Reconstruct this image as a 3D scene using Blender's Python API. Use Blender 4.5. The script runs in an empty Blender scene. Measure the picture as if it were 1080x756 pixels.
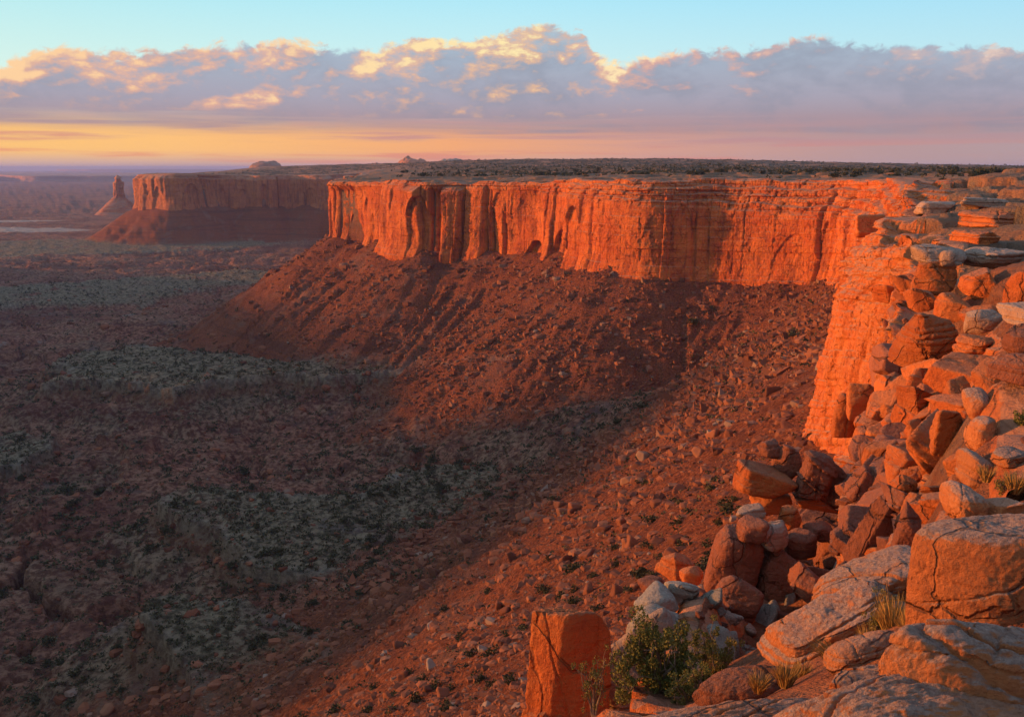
import bpy, bmesh, math, random
import numpy as np
from mathutils import Vector, Matrix
R = math.radians
SC = bpy.context.scene
COL = SC.collection
rng = np.random.default_rng(7)
random.seed(7)

# ------------------------------------------------------------------ camera
F_PX, CX, CY, PITCH = 950.0, 540.0, 378.0, R(11.95)
cam_d = bpy.data.cameras.new('camera')
cam_d.sensor_width = 36.0
cam_d.lens = 36.0 * F_PX / 1080.0
cam_d.clip_start = 0.05
cam_d.clip_end = 200000.0
cam = bpy.data.objects.new('camera', cam_d)
cam.rotation_euler = (math.pi / 2 - PITCH, 0, 0)
COL.objects.link(cam)
SC.camera = cam

# ------------------------------------------------------------------ sun, exposure
SUN_EL, SUN_AZ = R(5.0), R(-77.0)            # azimuth measured from the view direction (+Y) towards +X
sd = Vector((math.sin(SUN_AZ) * math.cos(SUN_EL), math.cos(SUN_AZ) * math.cos(SUN_EL), math.sin(SUN_EL)))
sun_d = bpy.data.lights.new('sun', 'SUN')
sun_d.energy = 4.7
sun_d.color = (1.0, 0.37, 0.088)
sun_d.angle = R(2.0)
sun = bpy.data.objects.new('sun', sun_d)
sun.rotation_euler = sd.to_track_quat('Z', 'Y').to_euler()
COL.objects.link(sun)
SC.view_settings.view_transform = 'Standard'
SC.view_settings.look = 'None'
SC.view_settings.exposure = 0.68
SC.view_settings.gamma = 1.0
SC.view_settings.use_curve_mapping = False
SC.cycles.use_denoising = True
SC.cycles.max_bounces = 6
SC.cycles.diffuse_bounces = 3
SC.cycles.glossy_bounces = 2
SC.cycles.transparent_max_bounces = 8
SC.cycles.volume_bounces = 1


def lin(r, g, b, k=1.0):
    f = lambda c: (c / 255 / 12.92) if c / 255 <= 0.04045 else ((c / 255 + 0.055) / 1.055) ** 2.4
    return (f(r) * k, f(g) * k, f(b) * k, 1.0)


# ------------------------------------------------------------------ node helper
class NT:
    def __init__(s, tree):
        s.t = tree
        s.n = tree.nodes
        s.l = tree.links

    def node(s, typ, **kw):
        n = s.n.new(typ)
        for k, v in kw.items():
            setattr(n, k, v)
        return n

    def put(s, sock, v):
        if isinstance(v, bpy.types.NodeSocket):
            s.l.new(v, sock)
        elif v is not None:
            sock.default_value = v

    def m(s, op, a, b=None, c=None, clamp=False):
        n = s.node('ShaderNodeMath', operation=op, use_clamp=clamp)
        s.put(n.inputs[0], a)
        s.put(n.inputs[1], b)
        s.put(n.inputs[2], c)
        return n.outputs[0]

    def step(s, x, a, b, lo=0.0, hi=1.0):
        n = s.node('ShaderNodeMapRange', interpolation_type='SMOOTHSTEP')
        s.put(n.inputs[0], x)
        s.put(n.inputs[1], a)
        s.put(n.inputs[2], b)
        s.put(n.inputs[3], lo)
        s.put(n.inputs[4], hi)
        return n.outputs[0]

    def lerp(s, x, a, b, lo, hi):
        n = s.node('ShaderNodeMapRange')
        s.put(n.inputs[0], x)
        for i, v in enumerate((a, b, lo, hi)):
            n.inputs[i + 1].default_value = v
        return n.outputs[0]

    def mix(s, f, a, b, mode='MIX'):
        n = s.node('ShaderNodeMix', data_type='RGBA', blend_type=mode)
        s.put(n.inputs[0], f)
        s.put(n.inputs[6], a)
        s.put(n.inputs[7], b)
        return n.outputs[2]

    def ramp(s, x, stops, interp='LINEAR'):
        n = s.node('ShaderNodeValToRGB')
        n.color_ramp.interpolation = interp
        el = n.color_ramp.elements
        while len(el) < len(stops):
            el.new(0.5)
        for e, (p, c) in zip(el, stops):
            e.position = p
            e.color = c if not isinstance(c, (int, float)) else (c, c, c, 1)
        s.put(n.inputs[0], x)
        return n.outputs[0]

    def vec(s, x, y, z):
        n = s.node('ShaderNodeCombineXYZ')
        s.put(n.inputs[0], x)
        s.put(n.inputs[1], y)
        s.put(n.inputs[2], z)
        return n.outputs[0]

    def noise(s, v, scale, detail=4.0, rough=0.55, dist=0.0, kind='FBM'):
        n = s.node('ShaderNodeTexNoise', noise_type=kind)
        s.put(n.inputs['Vector'], v)
        n.inputs['Scale'].default_value = scale
        n.inputs['Detail'].default_value = detail
        n.inputs['Roughness'].default_value = rough
        n.inputs['Distortion'].default_value = dist
        return n.outputs[0]

    def vmul(s, v, k):
        n = s.node('ShaderNodeVectorMath', operation='MULTIPLY')
        s.put(n.inputs[0], v)
        n.inputs[1].default_value = k
        return n.outputs[0]

    def vadd(s, v, k):
        n = s.node('ShaderNodeVectorMath', operation='ADD')
        s.put(n.inputs[0], v)
        s.put(n.inputs[1], k)
        return n.outputs[0]

    def sep(s, v):
        n = s.node('ShaderNodeSeparateXYZ')
        s.put(n.inputs[0], v)
        return n.outputs


# ------------------------------------------------------------------ sky with a bank of sunset clouds
def elev(py):
    v = (CY - py) / F_PX
    return math.degrees(math.atan2(-math.sin(PITCH) + v * math.cos(PITCH), math.cos(PITCH) + v * math.sin(PITCH)))


def azim(px):
    return math.degrees(math.atan2((px - CX) / F_PX, math.cos(PITCH) + 0.3 * math.sin(PITCH)))


world = bpy.data.worlds.new('World')
SC.world = world
world.use_nodes = True
wt = world.node_tree
wt.nodes.clear()
W = NT(wt)
d = W.node('ShaderNodeTexCoord').outputs['Generated']
dx, dy, dz = W.sep(d)
el = W.m('MULTIPLY', W.m('ARCSINE', dz), 57.29578)
az = W.m('MULTIPLY', W.m('ARCTAN2', dx, dy), 57.29578)
azn = W.lerp(az, -36, 36, 0, 1)
sky = W.node('ShaderNodeTexSky', sky_type='NISHITA', sun_disc=False, sun_elevation=SUN_EL,
             sun_rotation=SUN_AZ, altitude=1800.0, air_density=1.0, dust_density=1.5, ozone_density=2.0).outputs[0]
KW = 6.5                                    # the Background runs at strength 0.1

# clear sky: pale cyan above the bank, deepening to the zenith
up = W.ramp(W.lerp(el, 0, 90, 0, 1), [(0.0, lin(225, 236, 226, KW)), (0.06, lin(214, 242, 240, KW)), (0.11, lin(178, 232, 248, KW)),
                                     (0.22, lin(180, 206, 228, KW * 1.1)), (0.5, lin(182, 192, 212, KW * 1.0)), (1.0, lin(180, 186, 206, KW * .95))])
side = W.ramp(azn, [(0.0, lin(255, 255, 245)), (0.5, lin(248, 252, 252)), (1.0, lin(225, 240, 252))])
clear = W.mix(1.0, up, side, 'MULTIPLY')
# band under the clouds: yellow at the sunset side, pink to the right
warm = W.ramp(azn, [(0.0, lin(253, 198, 112, KW * 1.02)), (0.22, lin(252, 192, 118, KW * 1.02)), (0.45, lin(244, 170, 116, KW)), (0.62, lin(216, 158, 138, KW)),
                    (0.8, lin(186, 152, 150, KW)), (1.0, lin(176, 156, 160, KW))])
low = W.ramp(azn, [(0.0, lin(214, 178, 166, KW)), (0.5, lin(208, 160, 146, KW)), (1.0, lin(178, 152, 154, KW))])
streak = W.noise(W.vec(W.m('MULTIPLY', az, .07), W.m('MULTIPLY', el, 1.7), 3.3), 1.0, 5, .55, .3)
band = W.mix(W.step(el, 0.0, 1.1), low, warm)
pinkc = W.ramp(azn, [(0.0, lin(236, 150, 110, KW)), (0.4, lin(226, 140, 118, KW)), (0.75, lin(214, 140, 128, KW)), (1.0, lin(200, 150, 140, KW))])
band = W.mix(W.m('MULTIPLY', W.step(streak, .5, .66), .75), band, pinkc)
base = W.mix(W.step(el, 2.2, 4.2), band, clear)
# cloud bank
tops = [(-40, 85), (0, 84), (30, 68), (70, 56), (110, 64), (150, 62), (200, 58), (260, 50), (310, 47), (350, 52), (400, 48), (440, 40), (490, 42), (540, 30), (575, 25), (615, 34), (632, 62),
        (655, 66), (700, 56), (735, 52), (780, 58), (850, 46), (900, 54), (960, 56), (1000, 58), (1060, 62), (1120, 64)]
stops = []
for px, py in tops:
    stops.append(((azim(px) + 36) / 72, elev(py) / 10.0))
T = W.m('MULTIPLY', W.ramp(azn, stops), 10.0)
def cloud_field(ox, oy, det):
    a = W.m('ADD', az, ox)
    e = W.m('ADD', el, oy)
    v = W.vec(W.m('MULTIPLY', a, .23), W.m('MULTIPLY', e, .50), 1.7)
    big = W.noise(v, 1.0, det, .52, .35)
    v2 = W.vec(W.m('MULTIPLY', a, .75), W.m('MULTIPLY', e, 1.35), 5.1)
    sm = W.noise(v2, 1.0, det + 2, .6, .3)
    return W.m('ADD', W.m('MULTIPLY', big, .66), W.m('MULTIPLY', sm, .34))
f0 = cloud_field(0, 0, 6)
f1 = cloud_field(-.40, .26, 6)
f2 = cloud_field(-1.3, .75, 3)
rag = W.noise(W.vec(W.m('MULTIPLY', az, .9), W.m('MULTIPLY', el, 1.3), 9.0), 1.0, 9, .6, .5)
under = W.m('SUBTRACT', W.m('ADD', T, W.m('MULTIPLY', W.m('SUBTRACT', rag, .5), 1.9)), el)      # degrees below the ragged top
mask = W.step(W.m('ADD', under, W.m('MULTIPLY', W.m('SUBTRACT', f0, .5), 1.2)), -0.05, 0.42)
bot = W.m('ADD', W.lerp(azn, 0, 1, 2.5, 1.75), W.m('MULTIPLY', W.m('SUBTRACT', streak, .5), 2.6))
mask = W.m('MULTIPLY', mask, W.step(W.m('SUBTRACT', el, bot), -.5, .8))
grad = W.m('ADD', W.m('MULTIPLY', W.m('SUBTRACT', f0, f1), 2.6), W.m('MULTIPLY', W.m('SUBTRACT', f0, f2), 4.2))
topn = W.step(under, 2.6, 0.0)
leftn = W.ramp(azn, [(0.0, 1.0), (.25, .86), (.42, .66), (.60, .74), (.66, .34), (.82, .26), (1.0, .26)])
lit = W.m('ADD', W.m('MULTIPLY', grad, .85), W.m('ADD', W.m('MULTIPLY', topn, .62), W.m('SUBTRACT', W.m('MULTIPLY', leftn, .92), .74)))
lit = W.m('MULTIPLY', W.step(lit, -.15, .95), W.step(W.m('SUBTRACT', el, bot), .1, 2.0))
shade = W.ramp(W.lerp(el, 1.5, 8, 0, 1), [(0.0, lin(176, 138, 140, KW)), (.16, lin(168, 144, 152, KW)), (.4, lin(166, 160, 176, KW)), (.75, lin(164, 176, 194, KW)), (1.0, lin(174, 192, 206, KW))])
shade = W.mix(W.m('MULTIPLY', W.step(f0, .40, .62), .5), shade, lin(138, 142, 160, KW))
litc = W.ramp(azn, [(0.0, lin(252, 182, 132, KW)), (.3, lin(244, 178, 146, KW)), (.52, lin(252, 190, 134, KW)), (.62, lin(244, 172, 144, KW)), (.8, lin(214, 178, 170, KW)), (1.0, lin(214, 190, 182, KW))])
bright = W.ramp(azn, [(0.0, lin(255, 226, 170, KW)), (.5, lin(255, 240, 178, KW)), (.66, lin(255, 220, 178, KW)), (1.0, lin(238, 220, 210, KW))])
litc = W.mix(W.m('MULTIPLY', W.step(lit, .55, 1.0), W.ramp(azn, [(0, .6), (.25, .35), (.42, .7), (.6, .95), (.67, .4), (1, .4)])), litc, bright)
cl = W.mix(lit, shade, litc)
skyc = W.mix(W.m('MULTIPLY', mask, .97), base, cl)
# thin pale stratus sheet at the bank's foot
st = W.m('MULTIPLY', W.step(streak, .42, .62), W.m('MULTIPLY', W.step(el, .9, 1.8), W.step(el, 3.4, 2.3)))
skyc = W.mix(W.m('MULTIPLY', st, W.ramp(azn, [(0, .15), (.4, .5), (1, .8)])), skyc, lin(172, 146, 154, KW))
# outside the picture the physical sky takes over (and below the horizon dark ground)
inpic = W.m('MULTIPLY', W.step(W.m('ABSOLUTE', az), 75, 38), W.step(el, 40, 13))
skyc = W.mix(W.lerp(inpic, 0, 1, .75, 1.0), sky, skyc)
glow = W.m('MULTIPLY', W.step(W.m('ABSOLUTE', W.m('SUBTRACT', az, math.degrees(SUN_AZ))), 36, 4), W.step(el, 24, 2))
skyc = W.mix(glow, skyc, lin(255, 214, 150, KW * 2.2))
skyc = W.mix(W.step(el, -.6, -.15), lin(70, 50, 48, KW * .5), skyc)
bg = W.node('ShaderNodeBackground')
W.put(bg.inputs[0], skyc)
bg.inputs[1].default_value = 0.1
W.l.new(bg.outputs[0], W.node('ShaderNodeOutputWorld').inputs[0])
world.cycles.sampling_method = 'MANUAL'
world.cycles.sample_map_resolution = 1024


# ------------------------------------------------------------------ numpy noise
_P = np.random.default_rng(11).permutation(256).astype(np.int32)
PERM = np.concatenate([_P, _P, _P])
GX, GY, GZ = [g.astype(np.float32) for g in np.random.default_rng(12).normal(size=(3, 256))]
_l = np.sqrt(GX**2 + GY**2 + GZ**2)
GX, GY, GZ = GX / _l, GY / _l, GZ / _l


def perlin(x, y, z=0.0):
    x, y, z = np.broadcast_arrays(np.asarray(x, np.float32), np.asarray(y, np.float32), np.asarray(z, np.float32))
    xf, yf, zf = np.floor(x), np.floor(y), np.floor(z)
    xi, yi, zi = xf.astype(np.int32) & 255, yf.astype(np.int32) & 255, zf.astype(np.int32) & 255
    x, y, z = x - xf, y - yf, z - zf
    fd = lambda t: t * t * t * (t * (t * 6 - 15) + 10)
    u, v, w = fd(x), fd(y), fd(z)
    out = 0
    for a in (0, 1):
        pa = PERM[xi + a]
        wx = u if a else 1 - u
        for b in (0, 1):
            pb = PERM[pa + yi + b]
            wy = v if b else 1 - v
            for c in (0, 1):
                h = PERM[pb + zi + c] & 255
                wz = w if c else 1 - w
                out = out + wx * wy * wz * (GX[h] * (x - a) + GY[h] * (y - b) + GZ[h] * (z - c))
    return out * 1.5


def fbm(x, y, z=0.0, o=4, g=.5, ridge=False):
    s, a, f, n = 0, 1.0, 1.0, 0
    for i in range(o):
        p = perlin(np.asarray(x) * f + 17.3 * i, np.asarray(y) * f - 9.1 * i, np.asarray(z) * f + 4.7 * i)
        if ridge:
            p = 1 - 2 * np.abs(p)
        s = s + a * p
        n += a
        a *= g
        f *= 2.03
    return s / n


def hash1(i, k=0):
    i = np.asarray(i).astype(np.int64)
    h = (i * 374761393 + k * 668265263) & 0xFFFFFFFF
    h = ((h ^ (h >> 13)) * 1274126177) & 0xFFFFFFFF
    h = (h ^ (h >> 16)) & 0xFFFFFFFF
    return (h / 4294967295.0).astype(np.float32)


def vor1(t, k=0, jit=.8):
    """1-D cells: distance to the nearest cell border, cell id, signed place in the cell, border id"""
    i = np.floor(t).astype(np.int64)
    b0 = i + (hash1(i, k) - .5) * jit
    b1 = i + 1 + (hash1(i + 1, k) - .5) * jit
    bm = i - 1 + (hash1(i - 1, k) - .5) * jit
    b2 = i + 2 + (hash1(i + 2, k) - .5) * jit
    lo = np.where(t < b0, bm, np.where(t < b1, b0, b1))
    hi = np.where(t < b0, b0, np.where(t < b1, b1, b2))
    cid = np.where(t < b0, i - 1, np.where(t < b1, i, i + 1))
    dlo, dhi = t - lo, hi - t
    bid = np.where(dlo < dhi, cid, cid + 1)
    return np.minimum(dlo, dhi), cid, (t - .5 * (lo + hi)) / np.maximum(hi - lo, 1e-3), bid


def sm(x, a, b):
    t = np.clip((np.asarray(x) - a) / (b - a), 0, 1)
    return t * t * (3 - 2 * t)


# ------------------------------------------------------------------ pixels <-> the place
def ray(px, py):
    u, v = (px - CX) / F_PX, (CY - py) / F_PX
    return np.array([u, math.cos(PITCH) + v * math.sin(PITCH), -math.sin(PITCH) + v * math.cos(PITCH)])


def at(px, py, Y):
    r = ray(px, py)
    return r * (Y / r[1])


def project(p):
    p = np.asarray(p, float)
    fwd = p[..., 1] * math.cos(PITCH) - p[..., 2] * math.sin(PITCH)
    upv = p[..., 1] * math.sin(PITCH) + p[..., 2] * math.cos(PITCH)
    return CX + F_PX * p[..., 0] / fwd, CY - F_PX * upv / fwd


# ------------------------------------------------------------------ mesh helpers
def mesh_obj(name, verts, faces, mat, parent=None, smooth=True, attrs=None):
    me = bpy.data.meshes.new(name)
    verts = np.asarray(verts, np.float32)
    faces = np.asarray(faces, np.int32)
    k = faces.shape[1]
    me.vertices.add(len(verts))
    me.vertices.foreach_set('co', verts.ravel())
    me.loops.add(faces.size)
    me.loops.foreach_set('vertex_index', faces.ravel())
    me.polygons.add(len(faces))
    me.polygons.foreach_set('loop_start', np.arange(0, faces.size, k, dtype=np.int32))
    me.polygons.foreach_set('loop_total', np.full(len(faces), k, np.int32))
    me.polygons.foreach_set('use_smooth', np.full(len(faces), smooth))
    for an, av in (attrs or {}).items():
        a = me.attributes.new(an, 'FLOAT', 'POINT')
        a.data.foreach_set('value', np.asarray(av, np.float32).ravel())
    me.update(calc_edges=True)
    me.materials.append(mat)
    o = bpy.data.objects.new(name, me)
    COL.objects.link(o)
    if parent:
        o.parent = parent
    return o


def grid_faces(nu, nv):
    i = np.arange(nu * nv).reshape(nu, nv)
    return np.stack([i[:-1, :-1], i[1:, :-1], i[1:, 1:], i[:-1, 1:]], -1).reshape(-1, 4)


def tag(o, label=None, cat=None, group=None, kind=None):
    if label:
        o['label'] = label
    if cat:
        o['category'] = cat
    if group:
        o['group'] = group
    if kind:
        o['kind'] = kind
    return o


# ------------------------------------------------------------------ lie of the land
def chaikin(a, n=2):
    for _ in range(n):
        q, r = .75 * a[:-1] + .25 * a[1:], .25 * a[:-1] + .75 * a[1:]
        a = np.concatenate([a[:1], np.stack([q, r], 1).reshape(-1, a.shape[1]), a[-1:]])
    return a


# rim of the mesa, canyon on the right-hand side of travel
# x, y, foot of the cliff, inset of the plateau, width and share of the upper ledges, columns, blockiness
RIM = np.array([
    [-1250, 5600, -138, 40, 20, .15, 1, 0], [-1400, 4300, -138, 40, 20, .15, 1, 0], [-1424, 3380, -138, 40, 20, .15, 1, 0], [-1300, 3270, -138, 40, 20, .15, 1, 0],
    [-1160, 3180, -138, 40, 20, .15, 1, 0], [-1090, 3330, -138, 40, 20, .15, 1, 0], [-1000, 3420, -138, 40, 20, .15, 1, 0], [-905, 3330, -138, 40, 20, .15, 1, 0],
    [-860, 3480, -138, 40, 20, .15, 1, 0], [-690, 3350, -138, 40, 20, .15, 1, 0], [-620, 3520, -138, 40, 20, .15, 1, 0], [-470, 3400, -130, 40, 20, .15, 1, 0],
    [-410, 2700, -120, 36, 18, .12, 1, 0], [-340, 2000, -108, 30, 16, .12, 1, 0], [-292, 1560, -104, 22, 8, .1, 1, 0],
    [-280, 1352, -103, 18, 4, .08, 1, 0], [-240, 1325, -103, 18, 4, .08, 1, 0], [-182, 1262, -104, 18, 4, .08, 1.1, 0], [-112, 1150, -105, 18, 4, .08, 1.1, 0],
    [-70, 1158, -104, 18, 5, .09, 1.2, 0], [27, 1068, -98, 20, 6, .12, 1.2, 0], [40, 1050, -98, 24, 9, .2, .8, 0], [86, 930, -99, 34, 18, .24, .16, .1],
    [118, 893, -100, 36, 20, .26, .12, .1], [140, 880, -100, 36, 20, .28, .2, .1], [166, 879, -99, 36, 22, .3, .4, .1], [206, 870, -98, 40, 26, .32, .32, .1],
    [262, 818, -97, 44, 28, .34, .2, .1], [284, 790, -95, 44, 28, .36, .5, .2], [258, 680, -88, 42, 28, .42, .6, .5], [214, 540, -80, 36, 24, .5, .6, .7],
    [146, 372, -72, 26, 14, .45, .6, .8], [80, 222, -60, 13, 5, .3, .6, .3], [67, 168, -50, 9, 3.0, .3, .55, .35], [48, 106, -40, 5, 1.6, .35, .4, .5],
    [31, 72, -37, 3.2, 1, .4, .2, 1], [17.8, 45.5, -34, 2.2, .6, .4, .15, 1], [10, 36, -32, 1.8, .5, .4, .1, 1], [6.2, 28.5, -30, 1.5, .4, .4, .1, 1],
    [4.4, 23, -29, 1.2, .3, .4, .1, 1], [2.6, 16, -27, 1.0, .2, .4, .1, 1], [1.0, 8.5, -26, .9, .2, .4, .1, 1], [0, 4.2, -26, .9, .2, .4, .1, 1], [-9, -10, -30, 1.5, .4, .4, .1, 1],
    [-40, -60, -50, 6, 2, .4, .4, 1], [-250, -300, -90, 20, 8, .3, 1, .3], [-900, -900, -100, 20, 8, .3, 1, 0]], float)
RIMS = chaikin(RIM, 2)
RIM_S = np.concatenate([[0], np.cumsum(np.hypot(*np.diff(RIMS[:, :2], axis=0).T))])
POLY = np.concatenate([RIMS[:, :2], [[-900, -9000], [70000, -9000], [70000, 70000], [-800, 70000], [-1000, 9000]]])


def rim_query(x, y):
    """signed distance to the rim (canyon side positive), arc length at the nearest rim point, fraction index"""
    n = len(x)
    best = np.full(n, 1e30)
    bs = np.zeros(n)
    bi = np.zeros(n)
    for i in range(len(RIMS) - 1):
        ax, ay = RIMS[i, 0], RIMS[i, 1]
        ex, ey = RIMS[i + 1, 0] - ax, RIMS[i + 1, 1] - ay
        L2 = ex * ex + ey * ey
        t = np.clip(((x - ax) * ex + (y - ay) * ey) / L2, 0, 1)
        dd = (x - ax - t * ex) ** 2 + (y - ay - t * ey) ** 2
        k = dd < best
        best[k] = dd[k]
        bs[k] = RIM_S[i] + t[k] * math.sqrt(L2)
        bi[k] = i + t[k]
    ins = np.zeros(n, bool)
    m = len(POLY)
    for i in range(m):
        x0, y0 = POLY[i]
        x1, y1 = POLY[(i + 1) % m]
        if y0 == y1:
            continue
        c = (y0 > y) != (y1 > y)
        ins ^= c & (x < (x1 - x0) * (y - y0) / (y1 - y0) + x0)
    dist = np.sqrt(best)
    return np.where(ins, -dist, dist), bs, bi


class Surf:
    """smooth surface through surveyed points (x, y, z): multiquadric interpolation"""
    def __init__(s, pts):
        p = np.array(pts, float)
        s.p = p[:, :2]
        s.c = (.12 * np.hypot(p[:, 0], p[:, 1])) ** 2
        s.mean = p[:, 2].mean()
        D = np.sqrt(((s.p[:, None] - s.p[None]) ** 2).sum(-1) + s.c[None])
        s.w = np.linalg.solve(D + np.eye(len(p)) * 1e-6, p[:, 2] - s.mean)

    def __call__(s, x, y):
        z = np.full(np.shape(x), s.mean)
        for (a, b), c, w in zip(s.p, s.c, s.w):
            z = z + w * np.sqrt((x - a) ** 2 + (y - b) ** 2 + c)
        return z


def P(px, py, Y):
    return tuple(at(px, py, Y))


far_ring = [(math.sin(t) * r, math.cos(t) * r) for r in (14000, 60000) for t in np.linspace(-1.7, 1.7, 9)]
S_FLOOR = Surf([P(0, 756, 380), P(300, 756, 345), P(150, 756, 365), P(540, 756, 305), P(430, 756, 322), P(540, 650, 400), P(400, 650, 425), P(560, 580, 465), P(560, 520, 565), P(560, 460, 695),
                P(550, 412, 836), P(640, 432, 760), P(700, 418, 705), (-105, 430, -236), (-190, 470, -250), (-140, 560, -250), (-230, 640, -256), (-175, 690, -258), (-200, 790, -258), (-60, 700, -246), (-330, 860, -258), (0, 620, -228),
                P(0, 650, 480), P(0, 560, 620), P(0, 480, 800), P(0, 400, 1120), P(150, 460, 830), P(0, 340, 1500), P(0, 300, 1950), P(0, 260, 3000), P(0, 245, 3700), P(150, 345, 1400), P(150, 300, 2000), P(220, 320, 1650), P(280, 270, 2700),
                (-900, 400, -262), (-800, 0, -255), (-1600, 1200, -262), (-3000, 3000, -252), (-200, 120, -240), (-120, 60, -180), (200, 400, -120), (0, 60, -70),
                (-2500, 6000, -262), (0, 4000, -240)] + [(a, b, -262) for a, b in far_ring])
S_TOP = Surf([(2, 3, -3.3), (6, 2, -3.1), (1, 0, -3.2), (-2, -6, -3.3), P(1000, 690, 6.3), P(1080, 640, 7), P(900, 725, 6.2), P(800, 740, 6.4), P(860, 700, 8.6), P(930, 660, 9.6), P(960, 640, 10.5), P(1060, 600, 10.5),
              P(760, 755, 8.5), P(700, 745, 13), P(780, 690, 14), P(745, 640, 22), P(740, 690, 19), P(800, 640, 27), P(850, 600, 30), P(900, 625, 25), P(860, 560, 34), P(800, 560, 34),
              P(840, 680, 20), P(900, 655, 17), P(955, 603, 14.5), P(880, 662, 14.5), P(1000, 548, 13.6), P(985, 500, 19), P(1008, 440, 26), P(1035, 402, 31), P(1080, 545, 12.6), P(1075, 480, 20), P(1080, 420, 29),
              P(882, 300, 212), P(914, 299, 163), P(944, 299, 112), P(908, 282, 225), P(945, 274, 200), P(957, 280, 140), P(930, 520, 33), P(970, 480, 36), P(955, 545, 23), P(905, 505, 42), P(890, 470, 46), P(950, 450, 47), P(1000, 400, 46), P(930, 405, 52), P(960, 395, 54), P(1005, 398, 52),
              P(1010, 345, 56), P(1060, 345, 45), P(1080, 320, 42), P(965, 330, 66), P(962, 318, 78), P(1000, 312, 78), P(1060, 300, 76), P(1080, 280, 85),
              P(1000, 268, 95), P(1080, 262, 110), P(1000, 245, 150), P(1080, 236, 170), P(960, 262, 190), P(925, 270, 240), P(960, 238, 320), P(1000, 225, 260), P(1080, 215, 260),
              P(930, 222, 500), P(960, 208, 480), P(1080, 190, 620), P(1000, 192, 620), P(880, 188, 860), P(800, 187, 930), P(700, 187, 980), P(640, 188, 1020), P(590, 188, 1130), P(450, 190, 1260), P(380, 190, 1360), P(342, 191, 1400),
              P(860, 180, 1700), P(1000, 181, 1300), P(1080, 181, 1300), P(700, 176, 2000), P(560, 180, 2000), P(440, 180, 2200), P(388, 180, 2700), P(640, 169, 3600), P(560, 171, 3600), P(450, 173, 3700), P(760, 173, 3200), P(830, 178, 2800),
              P(900, 179.5, 2600), P(1050, 179.5, 2300), P(135, 184, 3420), P(240, 184, 3480), P(330, 185, 3600), P(180, 181, 4400), P(260, 177, 4800), P(340, 174.5, 4800),
              (-900, 6500, -10), (1500, 7000, -30), (4000, 4000, -20), (300, -300, -5)] + [(a, b, -120 if math.hypot(a, b) > 3e4 else -90) for a, b in far_ring])


def terrace(z, step, warp, sharp=.22):
    q = (z + warp) / step
    f = np.floor(q)
    r = q - f
    return (f + sm(r, .5 - sharp, .5 + sharp) * .86 + r * .14) * step - warp, r


def vor2(x, y, k=0):
    """2-D cells: centre of the nearest cell, its hash and the distance to the border"""
    i, j = np.floor(x).astype(np.int64), np.floor(y).astype(np.int64)
    f1 = np.full(x.shape, 9e9)
    f2 = f1.copy()
    cx, cy, ch = np.zeros(x.shape), np.zeros(x.shape), np.zeros(x.shape)
    for a in (-1, 0, 1):
        for b in (-1, 0, 1):
            key = (i + a) * 92821 + (j + b) * 68917
            px, py = i + a + .1 + .8 * hash1(key, k), j + b + .1 + .8 * hash1(key, k + 1)
            dd = np.hypot(px - x, py - y)
            n = dd < f1
            f2 = np.where(n, f1, np.minimum(f2, dd))
            cx, cy, ch = np.where(n, px, cx), np.where(n, py, cy), np.where(n, hash1(key, k + 2), ch)
            f1 = np.where(n, dd, f1)
    return cx, cy, ch, (f2 - f1) * .5


def top_noise(x, y, r):
    big = np.clip((r - 60) / 700, 0, 1)
    return fbm(x / 150, y / 150, 2.2, 3) * 7 * np.clip((r - 250) / 700, 0, 1) + fbm(x / 38, y / 38, 4.1, 4) * (3.4 * big + .6 * sm(r, 30, 80))


def plateau(x, y):
    r = np.hypot(x, y)
    z = S_TOP(x, y) + top_noise(x, y, r)
    ca, sa = math.cos(.5), math.sin(.5)
    azd = np.degrees(np.arctan2(x, np.maximum(y, .1)))
    z = z - 1.3 * sm(r, 14, 19) * sm(r, 74, 60) * sm(azd, 13, 16) * sm(azd, 29, 25)
    zb = z.copy()
    for size, bed, lo, hi, k in ((16., 2.6, 170, 1600, 3), (7., 1.5, 70, 420, 9)):
        m = (r > lo * .8) & (r < hi * 1.3)
        if not m.any():
            continue
        X, Y = x[m] + size * .25 * fbm(x[m] / size, y[m] / size, 1, 3), y[m] + size * .25 * fbm(x[m] / size, y[m] / size, 6, 3)
        u, v = (X * ca + Y * sa) / (size * 1.7), (-X * sa + Y * ca) / size
        cx, cy, ch, bd = vor2(u, v, k)
        gx, gy = cx * size * 1.7 * ca - cy * size * sa, cx * size * 1.7 * sa + cy * size * ca
        zc = S_TOP(gx, gy) + top_noise(gx, gy, np.hypot(gx, gy))
        q = zc / bed + (ch - .5) * .9
        f = np.floor(q)
        zc = (f + sm(q - f, .55, .95)) * bed + .12 * (z[m] - zc)
        zc = zc - .35 * bed * np.exp(-(bd / .05) ** 2)
        w = .95 * sm(r[m], lo * .8, lo * 1.2) * sm(r[m], hi * 1.3, hi * .8) * sm(fbm(x[m] / 70, y[m] / 70, 3.3 + k, 3), -.35, -.05)
        zb[m] = zb[m] * (1 - w) + zc * w
    zb = zb + fbm(x / 7, y / 7, 1.0, 4) * .45 * sm(r, 18, 200) + fbm(x / 1.4, y / 1.4, 3.0, 4) * .10 * np.minimum(1, r / 12)
    return zb, z - zb


def flat_at(z, pts):
    """outline (photo points) of a level bench at height z, in plan"""
    out = []
    for px, py in pts:
        r = ray(px, py)
        out.append((r[0] * z / r[2], r[1] * z / r[2]))
    return np.array(out)


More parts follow.
